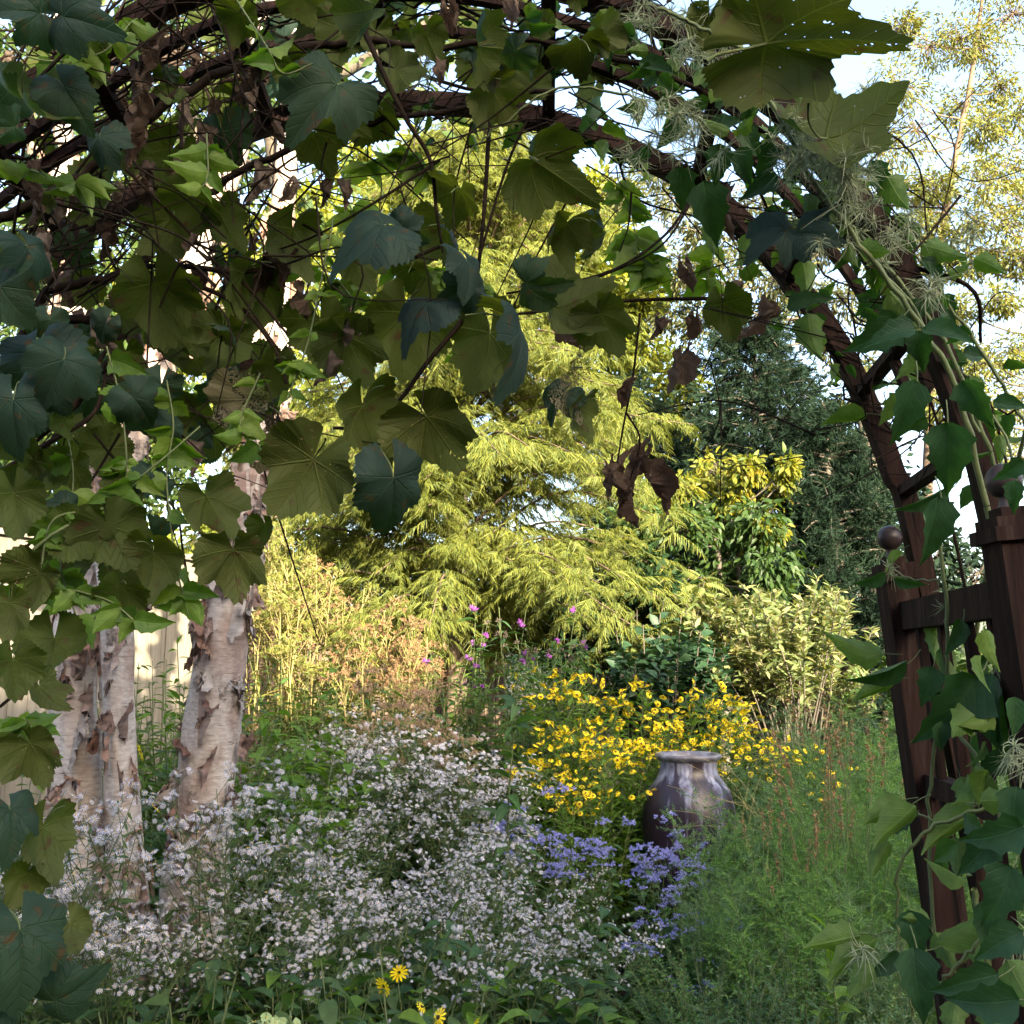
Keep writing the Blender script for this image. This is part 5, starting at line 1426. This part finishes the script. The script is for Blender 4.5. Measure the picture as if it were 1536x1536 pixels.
# (px, py of the leaf base, Y, direction of the tip in degrees, size px, face shown, variant, material, tilt, twist)
LEAVES = [
 (232, 425, 2.05, -75, 118, 'b', 2, G, -10, 12), (505, 128, 1.75, 222, 125, 't', 1, G, 15, -35), (575, 338, 1.8, 188, 118, 't', 3, G, 20, -42), (600, 345, 1.85, -20, 60, 't', 1, G, 10, -50),
 (690, 285, 1.95, -95, 82, 'b', 0, G, -38, 0), (800, 240, 1.85, -35, 125, 'b', 3, G, -30, 20), (850, 335, 1.9, -120, 78, 'b', 1, G, -25, 30), (905, 350, 1.95, -100, 60, 'b', 4, G, -20, -30),
 (610, 470, 2.15, -95, 118, 'b', 2, G, 0, 5), (640, 455, 1.9, 212, 92, 't', 3, G, 20, -55), (735, 500, 2.1, -88, 120, 'b', 0, G, 5, -10), (775, 490, 1.85, -62, 130, 't', 3, G, 12, 58),
 (740, 560, 2.0, -115, 70, 'b', 5, GL, 0, 30), (860, 560, 2.0, -50, 95, 'b', 4, GL, -15, 20), (845, 590, 1.95, 225, 60, 't', 1, G, 10, -30), (870, 610, 2.0, -110, 60, 'b', 5, G, -10, 25),
 (640, 625, 1.95, -55, 112, 'b', 4, GH, 0, 8), (545, 610, 2.0, -85, 105, 'b', 5, G, 0, 45), (590, 716, 1.9, -75, 112, 't', 5, G, 8, 10), (470, 690, 1.9, -112, 118, 'b', 2, GH, 0, 0),
 (395, 660, 1.95, -160, 80, 'b', 0, GL, 0, 10), (370, 600, 2.0, -120, 78, 'b', 4, GL, 0, -20), (430, 640, 2.05, -75, 72, 't', 2, GL, 0, 20), (310, 745, 1.9, -65, 84, 'b', 1, G, 0, 10), (350, 825, 1.9, -85, 88, 'b', 4, GH, 0, 0),
 (165, 790, 1.85, -60, 92, 'b', 0, G, -10, 10), (230, 830, 1.85, -80, 88, 'b', 5, G, -10, -20), (180, 880, 1.85, -100, 72, 'b', 2, G, 0, 0), (95, 540, 1.7, -110, 90, 't', 3, G, 20, 20), (60, 530, 1.75, -75, 110, 't', 1, G, 15, -25),
 (20, 600, 1.7, -85, 100, 't', 5, G, 15, 10), (20, 740, 1.75, -80, 80, 'b', 2, G, 0, 0), (60, 860, 1.8, -110, 80, 'b', 4, GH, 0, 0),
 (410, 545, 2.1, -95, 70, 'b', 2, G, 0, 0), (335, 500, 2.1, -100, 74, 'b', 1, G, -10, 20), (480, 480, 2.15, -80, 90, 'b', 0, G, 0, -25), (520, 505, 2.15, -70, 90, 'b', 4, G, 0, 20), (290, 290, 2.0, -90, 82, 'b', 2, G, -20, 0),
 (330, 320, 2.05, -60, 70, 'b', 5, G, -20, 10), (255, 330, 2.1, -120, 75, 'b', 1, G, -15, 0), (440, 345, 2.1, -95, 88, 'b', 3, G, -5, 10), (400, 430, 2.15, -85, 84, 'b', 0, G, 0, -15), (365, 410, 2.1, -110, 84, 'b', 5, G, 0, 30),
 (735, 130, 1.9, -60, 80, 'b', 4, G, -25, 0), (720, 70, 1.8, -10, 90, 'b', 3, G, -50, 10), (870, 62, 1.75, -90, 84, 'b', 0, GH, -42, 0), (900, 50, 1.75, -20, 60, 'b', 2, G, -30, 0), (560, 12, 1.7, -150, 100, 'b', 2, G, -45, 0),
 (450, -10, 1.7, -70, 60, 'b', 0, G, -20, 0), (1150, 66, 1.55, -4, 186, 'b', 1, GH, -2, -12), (1065, 25, 1.8, -100, 60, 'b', 4, GH, 0, 20), (1240, 208, 1.7, 2, 140, 'b', 5, G, -10, 74), (1180, 345, 1.75, 195, 82, 't', 1, G, 25, -45), (1200, 350, 1.75, 8, 70, 't', 3, G, 25, 50),
 (60, 20, 1.6, 170, 90, 't', 1, G, 20, -40), (95, 25, 1.6, 10, 90, 't', 3, G, 10, 30), (95, 130, 1.7, -50, 80, 't', 5, G, 15, -20), (20, 190, 1.6, -160, 60, 't', 1, G, 10, 10), (40, 150, 1.65, -10, 110, 'b', 3, G, -40, 40),
 (20, 130, 1.7, -120, 70, 't', 0, G, 20, 10), (150, 205, 1.85, -70, 62, 't', 4, G, 15, 0), (75, 480, 1.9, -80, 50, 't', 1, G, 10, 30), (40, 370, 1.7, -70, 84, 't', 3, G, 10, 45), (130, 40, 1.8, -90, 70, 'b', 2, G, -20, 20), (360, 20, 1.85, -100, 64, 'b', 0, G, -20, -20),
 (700, 390, 1.85, -70, 70, 't', 5, G, 20, 30), (790, 425, 1.85, -15, 75, 't', 1, G, 20, -45), (700, 430, 1.9, -140, 60, 't', 3, G, 15, 20), (830, 460, 2.05, -10, 120, 'b', 1, G, -35, 35), (900, 470, 2.1, -60, 80, 'b', 4, G, -20, 0), (1085, 455, 2.2, -90, 68, 'b', 2, G, 0, 0),
 (560, 165, 2.05, -120, 70, 'b', 2, G, -15, 20), (470, 200, 2.0, -70, 76, 'b', 5, G, -25, 0), (620, 400, 2.15, -80, 60, 'b', 0, G, -20, 0), (665, 345, 2.1, -100, 84, 'b', 3, G, -30, -10), (530, 385, 2.15, -80, 70, 'b', 1, G, -10, 30),
 (45, 1115, 1.55, -60, 78, 'b', 4, GH, 0, 0), (15, 1215, 1.5, -75, 88, 't', 1, G, 10, 15), (65, 1240, 1.55, -95, 92, 'b', 5, G, 0, 15), (40, 1310, 1.55, -120, 66, 'b', 2, G, 0, 0), (105, 1385, 1.55, -70, 62, 'b', 0, G, 0, 0), (30, 1395, 1.35, -80, 132, 't', 5, G, 10, 10), (85, 1500, 1.45, 10, 90, 't', 3, G, 20, -40),
 (20, 990, 1.6, -80, 70, 'b', 2, G, 0, 10), (60, 1030, 1.65, -70, 62, 'b', 1, G, 0, 30), (15, 905, 1.65, -95, 66, 'b', 4, G, 0, -20), (0, 430, 1.7, -60, 90, 't', 0, G, 15, 0), (110, 700, 1.9, -90, 70, 'b', 0, G, -5, 0), (0, 1480, 1.4, -60, 80, 't', 2, G, 20, 0),
]
for (px, py, Y, ang, sz, face, k, mat, tilt, tw) in LEAVES:
    p = P(px, py, Y + RV.normal() * .02)
    if sz > 180: tilt, tw = tilt + 12, tw
    leaf_obj(vine, vo, p, ang + RV.normal() * 5, W(px, py, Y, sz * (.80 if sz < 180 else 1)), face, k, mat, tilt + RV.normal() * 10 + (10 if face == 't' else -16), tw + RV.normal() * (18 if sz < 180 else 0), wide=RV.uniform(.92, 1.12) if sz < 180 else .60)

# the rest of the grape foliage: smaller leaves filling the arch (one part)
gb = MB()
def fill(b, n, path, spread, T, size, Y0, Y1, org, under=.7, droop=60):
    """leaves along a band given by pixel points (px, py, half width px)"""
    path = np.array(path, float)
    seg = np.linalg.norm(np.diff(path[:, :2], axis=0), axis=1); cum = np.concatenate([[0], np.cumsum(seg)])
    for _ in range(n):
        s = RV.uniform(0, cum[-1]); x = np.interp(s, cum, path[:, 0]); y = np.interp(s, cum, path[:, 1]); w = np.interp(s, cum, path[:, 2])
        px, py = x + RV.normal() * w * spread, y + RV.normal() * w * spread
        Y = RV.uniform(Y0, Y1); p = P(px, py, Y)
        R = leaf_frame(p, -90 + RV.normal() * droop, 'b' if RV.random() < under else 't', RV.normal() * 25 - 10, RV.normal() * 30)
        sz = W(px, py, Y, size * RV.uniform(.6, 1.3))
        b.inst(T[RV.integers(len(T))], R[None], (p - org)[None], np.array([sz]))
fill(gb, 26, [(0, 420, 90), (80, 300, 80), (200, 190, 80), (330, 110, 70), (480, 70, 60), (650, 60, 50), (800, 80, 50), (950, 120, 50)], .9, GR, 56, 1.9, 2.6, vo)
fill(gb, 16, [(60, 600, 70), (200, 620, 90), (330, 520, 80), (420, 430, 60)], .9, GR, 58, 2.1, 2.6, vo)
fill(gb, 9, [(30, 700, 40), (120, 780, 60), (220, 840, 50), (100, 900, 50)], .8, GR, 56, 1.8, 2.2, vo)
fill(gb, 70, [(0, 380, 110), (60, 250, 100), (180, 140, 90), (330, 60, 70), (500, 40, 50), (700, 50, 45), (900, 70, 50)], .9, GR, 34, 1.8, 2.6, vo)
fill(gb, 40, [(40, 560, 70), (140, 600, 90), (240, 640, 90), (330, 560, 70), (300, 480, 80)], .9, GR, 38, 1.9, 2.6, vo)
fill(gb, 16, [(70, 560, 50), (120, 680, 70), (170, 800, 80), (220, 880, 60)], .9, GR, 44, 1.8, 2.2, vo)
gb.build('foliage', G, vine)

# dried leaves hanging on the vine (one mesh of scrolls)
db = MB()
def dry(px, py, Y, size, ang=-90, tw=None):
    p = P(px, py, Y)
    R = leaf_frame(p, ang + RV.normal() * 12, 't', RV.normal() * 15, RV.uniform(-90, 90) if tw is None else tw)
    db.inst(CR[RV.integers(5)], R[None], (p - vo)[None], np.array([W(px, py, Y, size * .82)]))
for a in ((935, 690, 2.25, 75), (965, 700, 2.25, 80, -60), (945, 740, 2.25, 55), (910, 695, 2.25, 52), (968, 665, 2.25, 55), (1020, 525, 2.3, 68), (1148, 455, 2.3, 72), (1040, 470, 2.3, 42), (1025, 390, 2.3, 50), (1110, 430, 2.3, 50), (860, 450, 2.3, 64), (900, 450, 2.3, 56),
          (985, 475, 2.3, 40), (845, 470, 2.25, 60), (950, 575, 2.2, 45), (1095, 285, 2.1, 75), (460, 430, 2.1, 54), (495, 535, 2.1, 50), (520, 470, 2.1, 50), (425, 380, 2.1, 74), (440, 270, 2.1, 40), (480, 270, 2.1, 40), (510, 275, 2.1, 40), (380, 90, 2.1, 70), (385, 250, 2.1, 60), (672, 0, 1.9, 55), (665, 95, 1.9, 40),
          (775, 30, 1.9, 50, 80), (245, 60, 1.9, 55), (205, 110, 1.95, 80), (195, 180, 1.95, 70), (120, 130, 2.0, 70), (70, 360, 1.9, 70), (150, 340, 2.0, 60), (300, 190, 2.0, 60), (225, 250, 2.0, 60), (160, 470, 2.0, 70), (60, 250, 1.9, 60)):
    dry(*a)
for _ in range(64):
    px, py = RV.uniform(-10, 430), RV.uniform(20, 430)
    if RV.random() < .35: px, py = RV.uniform(100, 420), RV.uniform(400, 700)
    dry(px, py, RV.uniform(1.95, 2.6), RV.uniform(22, 55))
db.build('withered_foliage', M['dry_leaf'], vine)

# ---- clematis climbing the right side: paired toothed leaves, stems and wispy seed heads
co = np.array([1.0, 2.15, 0])
clem = thing('clematis_vine', co, 'leafy green clematis with wispy pale seed heads climbing the right side of the arbor', 'vine')
cs, cf, sh = MB(), MB(), MB()
def cstem(pts, r0, r1):
    stem(pts, r0, r1, None, 5, .002, cs, co)
cstem([(1480, 760, 1.85), (1440, 600, 1.8), (1390, 500, 1.78), (1300, 380, 1.75), (1220, 270, 1.75), (1160, 160, 1.72), (1120, 80, 1.7), (1050, 40, 1.7), (990, 10, 1.7)], .006, .0035)
cstem([(1500, 720, 1.9), (1420, 520, 1.85), (1330, 400, 1.85), (1250, 310, 1.85), (1180, 220, 1.85)], .005, .003)
cstem([(1470, 650, 1.85), (1380, 480, 1.82), (1310, 390, 1.8), (1270, 330, 1.8)], .004, .003)
cstem([(1540, 640, 1.9), (1480, 540, 1.9), (1400, 420, 1.95), (1340, 330, 1.95)], .004, .003)
cstem([(1536, 720, 1.85), (1470, 580, 1.9), (1440, 560, 1.9)], .003, .002)
cstem([(1120, 80, 1.7), (1085, 20, 1.7), (1090, -40, 1.7)], .003, .003)
cstem([(970, 150, 1.95), (850, 130, 1.95), (760, 180, 1.95), (700, 230, 1.95)], .003, .002)
cstem([(1410, 800, 1.95), (1420, 1000, 2.0), (1395, 1180, 2.1), (1400, 1400, 2.1)], .004, .004)
cstem([(1536, 1200, 1.7), (1470, 1215, 1.75), (1400, 1240, 1.8), (1350, 1300, 1.85), (1345, 1400, 1.9), (1350, 1500, 1.9)], .004, .0025)
cstem([(1360, 1222, 2.0), (1390, 1225, 1.9), (1410, 1240, 1.85)], .002, .002)
cstem([(1536, 1340, 1.6), (1480, 1400, 1.65), (1420, 1465, 1.7), (1390, 1500, 1.75)], .0035, .003)
cstem([(1440, 1100, 1.9), (1480, 1170, 1.85), (1500, 1220, 1.8), (1490, 1330, 1.8)], .004, .003)
cstem([(1460, 1330, 1.8), (1480, 1440, 1.8), (1500, 1560, 1.8)], .006, .006)
cstem([(1350, 1420, 1.75), (1365, 1500, 1.75), (1375, 1560, 1.75)], .002, .002)
cstem([(1330, 860, 2.2), (1360, 868, 2.15), (1440, 872, 2.0)], .002, .002)
q0 = P(1480, 760, 1.85)
cs.tube(spline([(1.03, 1.95, 0), (1.0, 1.95, .8), (.95, 1.9, 1.4), q0], 20) - co, np.linspace(.009, .006, 20), 6)
cs.tube(spline([(1.1, 2.3, 0), (1.02, 2.3, .8), (.98, 2.2, 1.5), P(1540, 640, 1.9)], 20) - co, np.linspace(.007, .004, 20), 6)
cs.build('stem', M['green_stem'], clem)

def cleaf(px, py, Y, ang, sz, face, k, tilt=0, tw=0, mat='clematis_leaf', wide=1.0):
    b = MB(); T = OV[k]; b.add(T[0] * np.array([wide, 1, 1]), T[1], T[2], 0)
    b.tube(spline([(0, 0.02, 0), (.01, -.12, -.03), (.03, -.3, -.12)], 6), .011, 4, 1)
    p = P(px, py, Y); s = W(px, py, Y, sz); R = leaf_frame(p, ang, face, tilt, tw)
    o = b.build('leaf', [M[mat], M['green_stem']], clem)
    o.matrix_local = Matrix([[*(R[i] * s), (p - co)[i]] for i in range(3)] + [[0, 0, 0, 1]])
CL = [(1422, 632, 1.55, -95, 112, 't', 3, 5, 0), (1376, 570, 1.6, -105, 100, 't', 1, 10, 25), (1445, 570, 1.65, -75, 80, 't', 3, 10, -20), (1412, 745, 1.65, -95, 105, 't', 1, 5, 35), (1425, 735, 1.7, 205, 85, 't', 2, 20, 50), (1300, 620, 2.2, 185, 68, 'b', 2, 0, 40),
      (1330, 862, 2.15, 200, 52, 't', 2, 10, 45), (1342, 866, 2.15, -25, 48, 't', 2, 10, -45), (1352, 825, 2.2, 228, 42, 'b', 2, 0, 40), (1325, 980, 2.1, 172, 88, 'b', 1, 0, -25), (1362, 995, 2.0, 205, 92, 't', 2, 15, 60), (1340, 1020, 2.1, 205, 70, 'b', 2, 0, 30),
      (1400, 1000, 1.9, -110, 60, 't', 3, 10, 0), (1470, 1015, 1.75, -128, 135, 't', 3, 10, 15), (1490, 1010, 1.8, -105, 118, 't', 1, 10, -40), (1505, 1030, 1.8, -85, 105, 't', 1, 5, 25), (1445, 930, 1.9, -115, 60, 't', 2, 15, 30), (1400, 930, 2.3, -90, 60, 'b', 1, 0, 0),
      (1410, 970, 2.2, -70, 62, 'b', 2, 0, 0), (1450, 1010, 2.1, -90, 80, 'b', 2, 0, 10), (1350, 478, 1.75, -150, 84, 't', 3, 20, 10), (1210, 470, 1.95, -80, 74, 'b', 3, 0, 10), (1180, 460, 1.9, 20, 66, 't', 1, 20, 40), (1375, 495, 1.7, 175, 74, 't', 1, 20, -40), (1385, 490, 1.7, -20, 78, 't', 2, 20, 40),
      (1380, 495, 1.72, -90, 62, 't', 1, 10, 0), (1536, 690, 1.5, 215, 50, 't', 3, 10, 10), (1525, 720, 1.55, -100, 50, 't', 1, 10, 0), (1490, 600, 1.75, -20, 50, 't', 2, 10, 20), (1380, 370, 1.9, -30, 66, 'b', 1, 0, 20), (1360, 375, 1.95, 195, 60, 'b', 3, 0, 0),
      (1385, 385, 1.9, -60, 60, 't', 2, 10, 40), (1330, 440, 1.9, -55, 92, 'b', 2, 0, 30), (1260, 160, 1.75, -95, 45, 't', 2, 10, 20), (1310, 240, 1.8, -70, 62, 't', 1, 10, 20), (1330, 265, 1.8, -60, 60, 'b', 3, 0, 0), (1160, 215, 1.75, -120, 50, 't', 3, 10, 10), (1080, 215, 1.8, -100, 60, 't', 3, 10, 0),
      (1110, 220, 1.8, -75, 60, 't', 0, 10, 0), (1020, 250, 1.9, -90, 62, 't', 3, 10, 0), (1060, 270, 1.9, -80, 96, 't', 1, 10, 10), (1070, 330, 2.0, -90, 50, 'b', 3, 0, 0), (1030, 180, 1.9, -140, 60, 't', 0, 10, 0), (950, 60, 1.8, 160, 70, 't', 1, 20, 20), (960, 90, 1.85, -20, 60, 't', 2, 20, 30),
      (1160, 120, 1.75, -30, 60, 't', 2, 20, 30), (1170, 270, 1.8, 190, 60, 't', 1, 20, -20), (1460, 390, 1.9, -30, 50, 'b', 1, 0, 0), (1120, 350, 2.3, -100, 50, 'b', 1, 0, 0), (1200, 390, 2.3, -80, 60, 'b', 1, 0, 0),
      # low on the right post
      (1355, 1200, 1.9, 205, 70, 'b', 1, 0, 20), (1370, 1205, 1.85, 225, 92, 'b', 2, 0, 30), (1365, 1225, 1.95, -150, 60, 't', 1, 10, 0), (1470, 1205, 1.7, 5, 66, 'b', 1, 0, 0), (1460, 1210, 1.8, -140, 105, 'b', 2, 0, 30), (1440, 1165, 1.9, -70, 50, 'b', 3, 0, 0), (1430, 1255, 2.0, -85, 62, 'b', 1, 0, 0),
      (1330, 1260, 1.9, -115, 66, 'b', 2, 0, 20), (1365, 1365, 1.7, -85, 70, 't', 3, 5, 0), (1375, 1420, 1.65, -85, 105, 't', 1, 5, 10), (1290, 1400, 1.8, 190, 86, 'b', 1, 0, 20), (1310, 1405, 1.8, -140, 100, 'b', 2, 0, 40), (1350, 1430, 1.75, -140, 66, 't', 2, 10, 30), (1300, 1440, 1.75, -115, 62, 'b', 1, 0, 0),
      (1410, 1420, 1.7, 35, 90, 'b', 2, 0, 30), (1400, 1400, 1.75, -60, 60, 'b', 1, 0, 0), (1500, 1465, 1.5, 205, 100, 't', 1, 10, 20), (1536, 1240, 1.55, 200, 90, 't', 3, 10, 10), (1500, 1260, 1.6, -140, 80, 't', 1, 10, 0), (1520, 1300, 1.55, -120, 95, 't', 3, 10, 0), (1490, 1350, 1.6, -100, 80, 't', 0, 5, 0),
      (1536, 1400, 1.5, -150, 80, 't', 1, 10, 0), (1530, 1500, 1.45, 190, 100, 't', 3, 10, 10), (1480, 1490, 1.6, -80, 70, 'b', 3, 0, 0), (1430, 1500, 1.6, -100, 60, 'b', 1, 0, 0), (1450, 1400, 1.9, -70, 60, 'b', 0, 0, 0), (1530, 1180, 1.6, -100, 80, 't', 1, 10, 0), (1510, 1440, 1.55, -60, 80, 'b', 3, 0, 0)]
for a in CL:
    cleaf(*a[:4], a[4] * 1.0, *a[5:], wide=.82 + .2 * RV.random())
fill(cf, 150, [(900, 50, 50), (960, 90, 50), (1080, 150, 60), (1180, 230, 55), (1270, 330, 55), (1350, 430, 50), (1430, 550, 45), (1500, 680, 40)], .9, OV, 44, 1.75, 2.5, co, .4, 60)
fill(cf, 40, [(1500, 950, 40), (1490, 1150, 50), (1500, 1350, 55), (1480, 1500, 50)], .9, OV, 56, 1.6, 2.2, co, .5, 50)
fill(cf, 90, [(600, 150, 24), (740, 160, 26), (930, 215, 28), (1020, 262, 30), (1100, 320, 30), (1180, 412, 26), (1250, 505, 24), (1300, 606, 20)], .9, OV, 30, 2.3, 2.6, co, .5, 70)
fill(cf, 60, [(760, 20, 24), (900, 45, 26), (1040, 115, 28), (1150, 200, 28), (1250, 320, 28), (1340, 440, 26), (1410, 560, 22)], .9, OV, 34, 1.75, 2.1, co, .5, 70)
cf.build('foliage', M['clematis_leaf'], clem)
# wispy seed heads
def wisps(px, py, Y, n, rad):
    for _ in range(n):
        c = P(px + RV.normal() * rad, py + RV.normal() * rad * .8, Y + RV.normal() * .06)
        m = 26; L = .036 * RV.uniform(.7, 1.3)
        d = unit(RV.normal(size=(m, 3)) + [0, 0, .25]); bend = RV.normal(size=(m, 3)) * .95 - [0, 0, .3]
        s = np.array([0, .3, .55, .78, 1.0]); sw = np.cross(d, unit(RV.normal(size=3) + [0, 0, .5]))
        pts = c + L * (d[:, None] * (s - .25 * s ** 2)[None, :, None] + (.28 * bend + .75 * sw)[:, None] * (s ** 2)[None, :, None] - np.array([0, 0, .35]) * (s ** 2)[None, :, None])
        side = unit(np.cross(d, RV.normal(size=(m, 3))))[:, None] * np.array([.0010, .0010, .0008, .0006, .0002])[None, :, None]
        V = np.stack([pts - side, pts + side], 2).reshape(m * 10, 3)
        k = np.arange(m)[:, None] * 10 + np.array([0, 2, 4, 6])[None]
        F = np.stack([k, k + 1, k + 3, k + 2], -1).reshape(-1, 4)
        sh.add(V - co, {4: F})
for a in ((1000, 175, 1.75, 12, 26), (1040, 200, 1.75, 9, 22), (980, 215, 1.75, 6, 18), (1200, 190, 1.75, 12, 26), (1240, 240, 1.72, 14, 24), (1270, 255, 1.72, 12, 20), (1190, 240, 1.75, 9, 22), (1060, 80, 1.8, 9, 26), (1120, 120, 1.8, 8, 24), (1010, 30, 1.8, 8, 26), (940, 20, 1.85, 7, 28),
          (1290, 150, 1.85, 8, 22), (1330, 360, 1.85, 7, 16), (1390, 430, 1.85, 7, 18), (1440, 350, 1.95, 5, 20), (1270, 300, 1.75, 9, 22), (1230, 350, 1.8, 6, 20), (1305, 1420, 1.75, 4, 14), (1530, 1140, 1.6, 6, 18), (1350, 330, 1.9, 5, 18), (640, 90, 2.2, 4, 22), (1530, 1420, 1.6, 5, 16), (1420, 900, 2.3, 5, 22)):
    wisps(*a)
sh.build('seed_head', M['seed_hair'], clem)

# ---- small bright climber threaded through the left side and the middle
ho = np.array([-1.2, 2.0, 0])
hop = thing('creeper_vine', ho, 'thin bright green creeper with small leaves dangling through the left side of the arch', 'vine')
hs_, hf = MB(), MB()
def hstem(pts, r=.0018, leafs=10, size=38):
    q = spline([P(*p) for p in pts], 10 * len(pts))
    b = MB(); b.tube(q - ho, r, 4); b.build('stem', M['green_stem'], hop)
    for _ in range(leafs):
        i = RV.integers(1, len(q)); p = q[i]
        for sg in (-1, 1):
            if RV.random() < .2: continue
            R = leaf_frame(p, -90 + sg * RV.uniform(35, 90), 't' if RV.random() < .45 else 'b', RV.normal() * 20, RV.normal() * 25)
            hf.inst(OV[RV.integers(4)], R[None], (p - ho)[None], np.array([size / 1536 * p[1] * RV.uniform(.6, 1.25)]))
hstem([(355, 0, 1.75), (400, 70, 1.75), (425, 110, 1.75), (470, 95, 1.75)], .002, 4, 40)
hstem([(500, 330, 1.9), (480, 430, 1.9), (460, 520, 1.9), (430, 600, 1.9)], .0018, 12, 36)
hstem([(310, 200, 1.8), (310, 270, 1.8), (280, 290, 1.8)], .0018, 5, 52)
hstem([(250, 570, 1.9), (260, 640, 1.9), (250, 720, 1.9), (265, 850, 1.9), (285, 930, 1.9)], .0018, 11, 48)
hstem([(160, 520, 1.9), (180, 600, 1.9), (190, 700, 1.9), (180, 820, 1.9)], .0018, 8, 46)
hstem([(60, 860, 1.8), (80, 780, 1.8), (150, 760, 1.85), (230, 700, 1.85), (300, 640, 1.9)], .0018, 8, 42)
hstem([(20, 880, 1.8), (80, 880, 1.8), (160, 900, 1.8), (200, 930, 1.8)], .0018, 12, 50)
hstem([(390, 560, 1.9), (360, 640, 1.9), (400, 680, 1.9), (410, 740, 1.9)], .0018, 6, 40)
hstem([(520, 300, 2.3), (560, 370, 2.3), (640, 410, 2.3), (720, 430, 2.3)], .0018, 26, 50)
hstem([(540, 250, 2.4), (600, 230, 2.4), (650, 260, 2.4)], .0018, 12, 48)
hstem([(900, 260, 2.4), (940, 300, 2.4), (960, 380, 2.4), (985, 420, 2.4)], .0018, 22, 48)
hstem([(1050, 330, 2.4), (1070, 380, 2.4), (1060, 420, 2.4)], .0018, 6, 44)
hstem([(440, 90, 2.1), (520, 130, 2.1), (570, 200, 2.1)], .0018, 8, 44)
hstem([(560, 450, 2.3), (640, 470, 2.3), (700, 520, 2.3), (760, 560, 2.3)], .0018, 14, 42)
hstem([(400, 420, 2.3), (480, 400, 2.3), (540, 460, 2.3)], .0018, 14, 46)
hstem([(10, 1090, 1.9), (40, 1080, 1.9), (60, 1130, 1.9), (20, 1160, 1.9)], .0018, 8, 50)
hstem([(0, 240, 1.8), (60, 260, 1.8), (140, 280, 1.85)], .0018, 10, 50)
hstem([(0, 60, 1.8), (60, 90, 1.8), (150, 80, 1.85), (200, 30, 1.9)], .0018, 12, 46)
hstem([(90, 600, 1.9), (110, 720, 1.9), (90, 840, 1.9), (120, 940, 1.9)], .0016, 9, 50)
hs_.tube(spline([(-1.5, 2.1, 0), (-1.45, 2.1, 1.0), P(0, 880, 1.8), P(160, 760, 1.85)], 20) - ho, .003, 5)
hs_.build('stem', M['green_stem'], hop)
hf.build('foliage', M['bright_leaf'], hop)
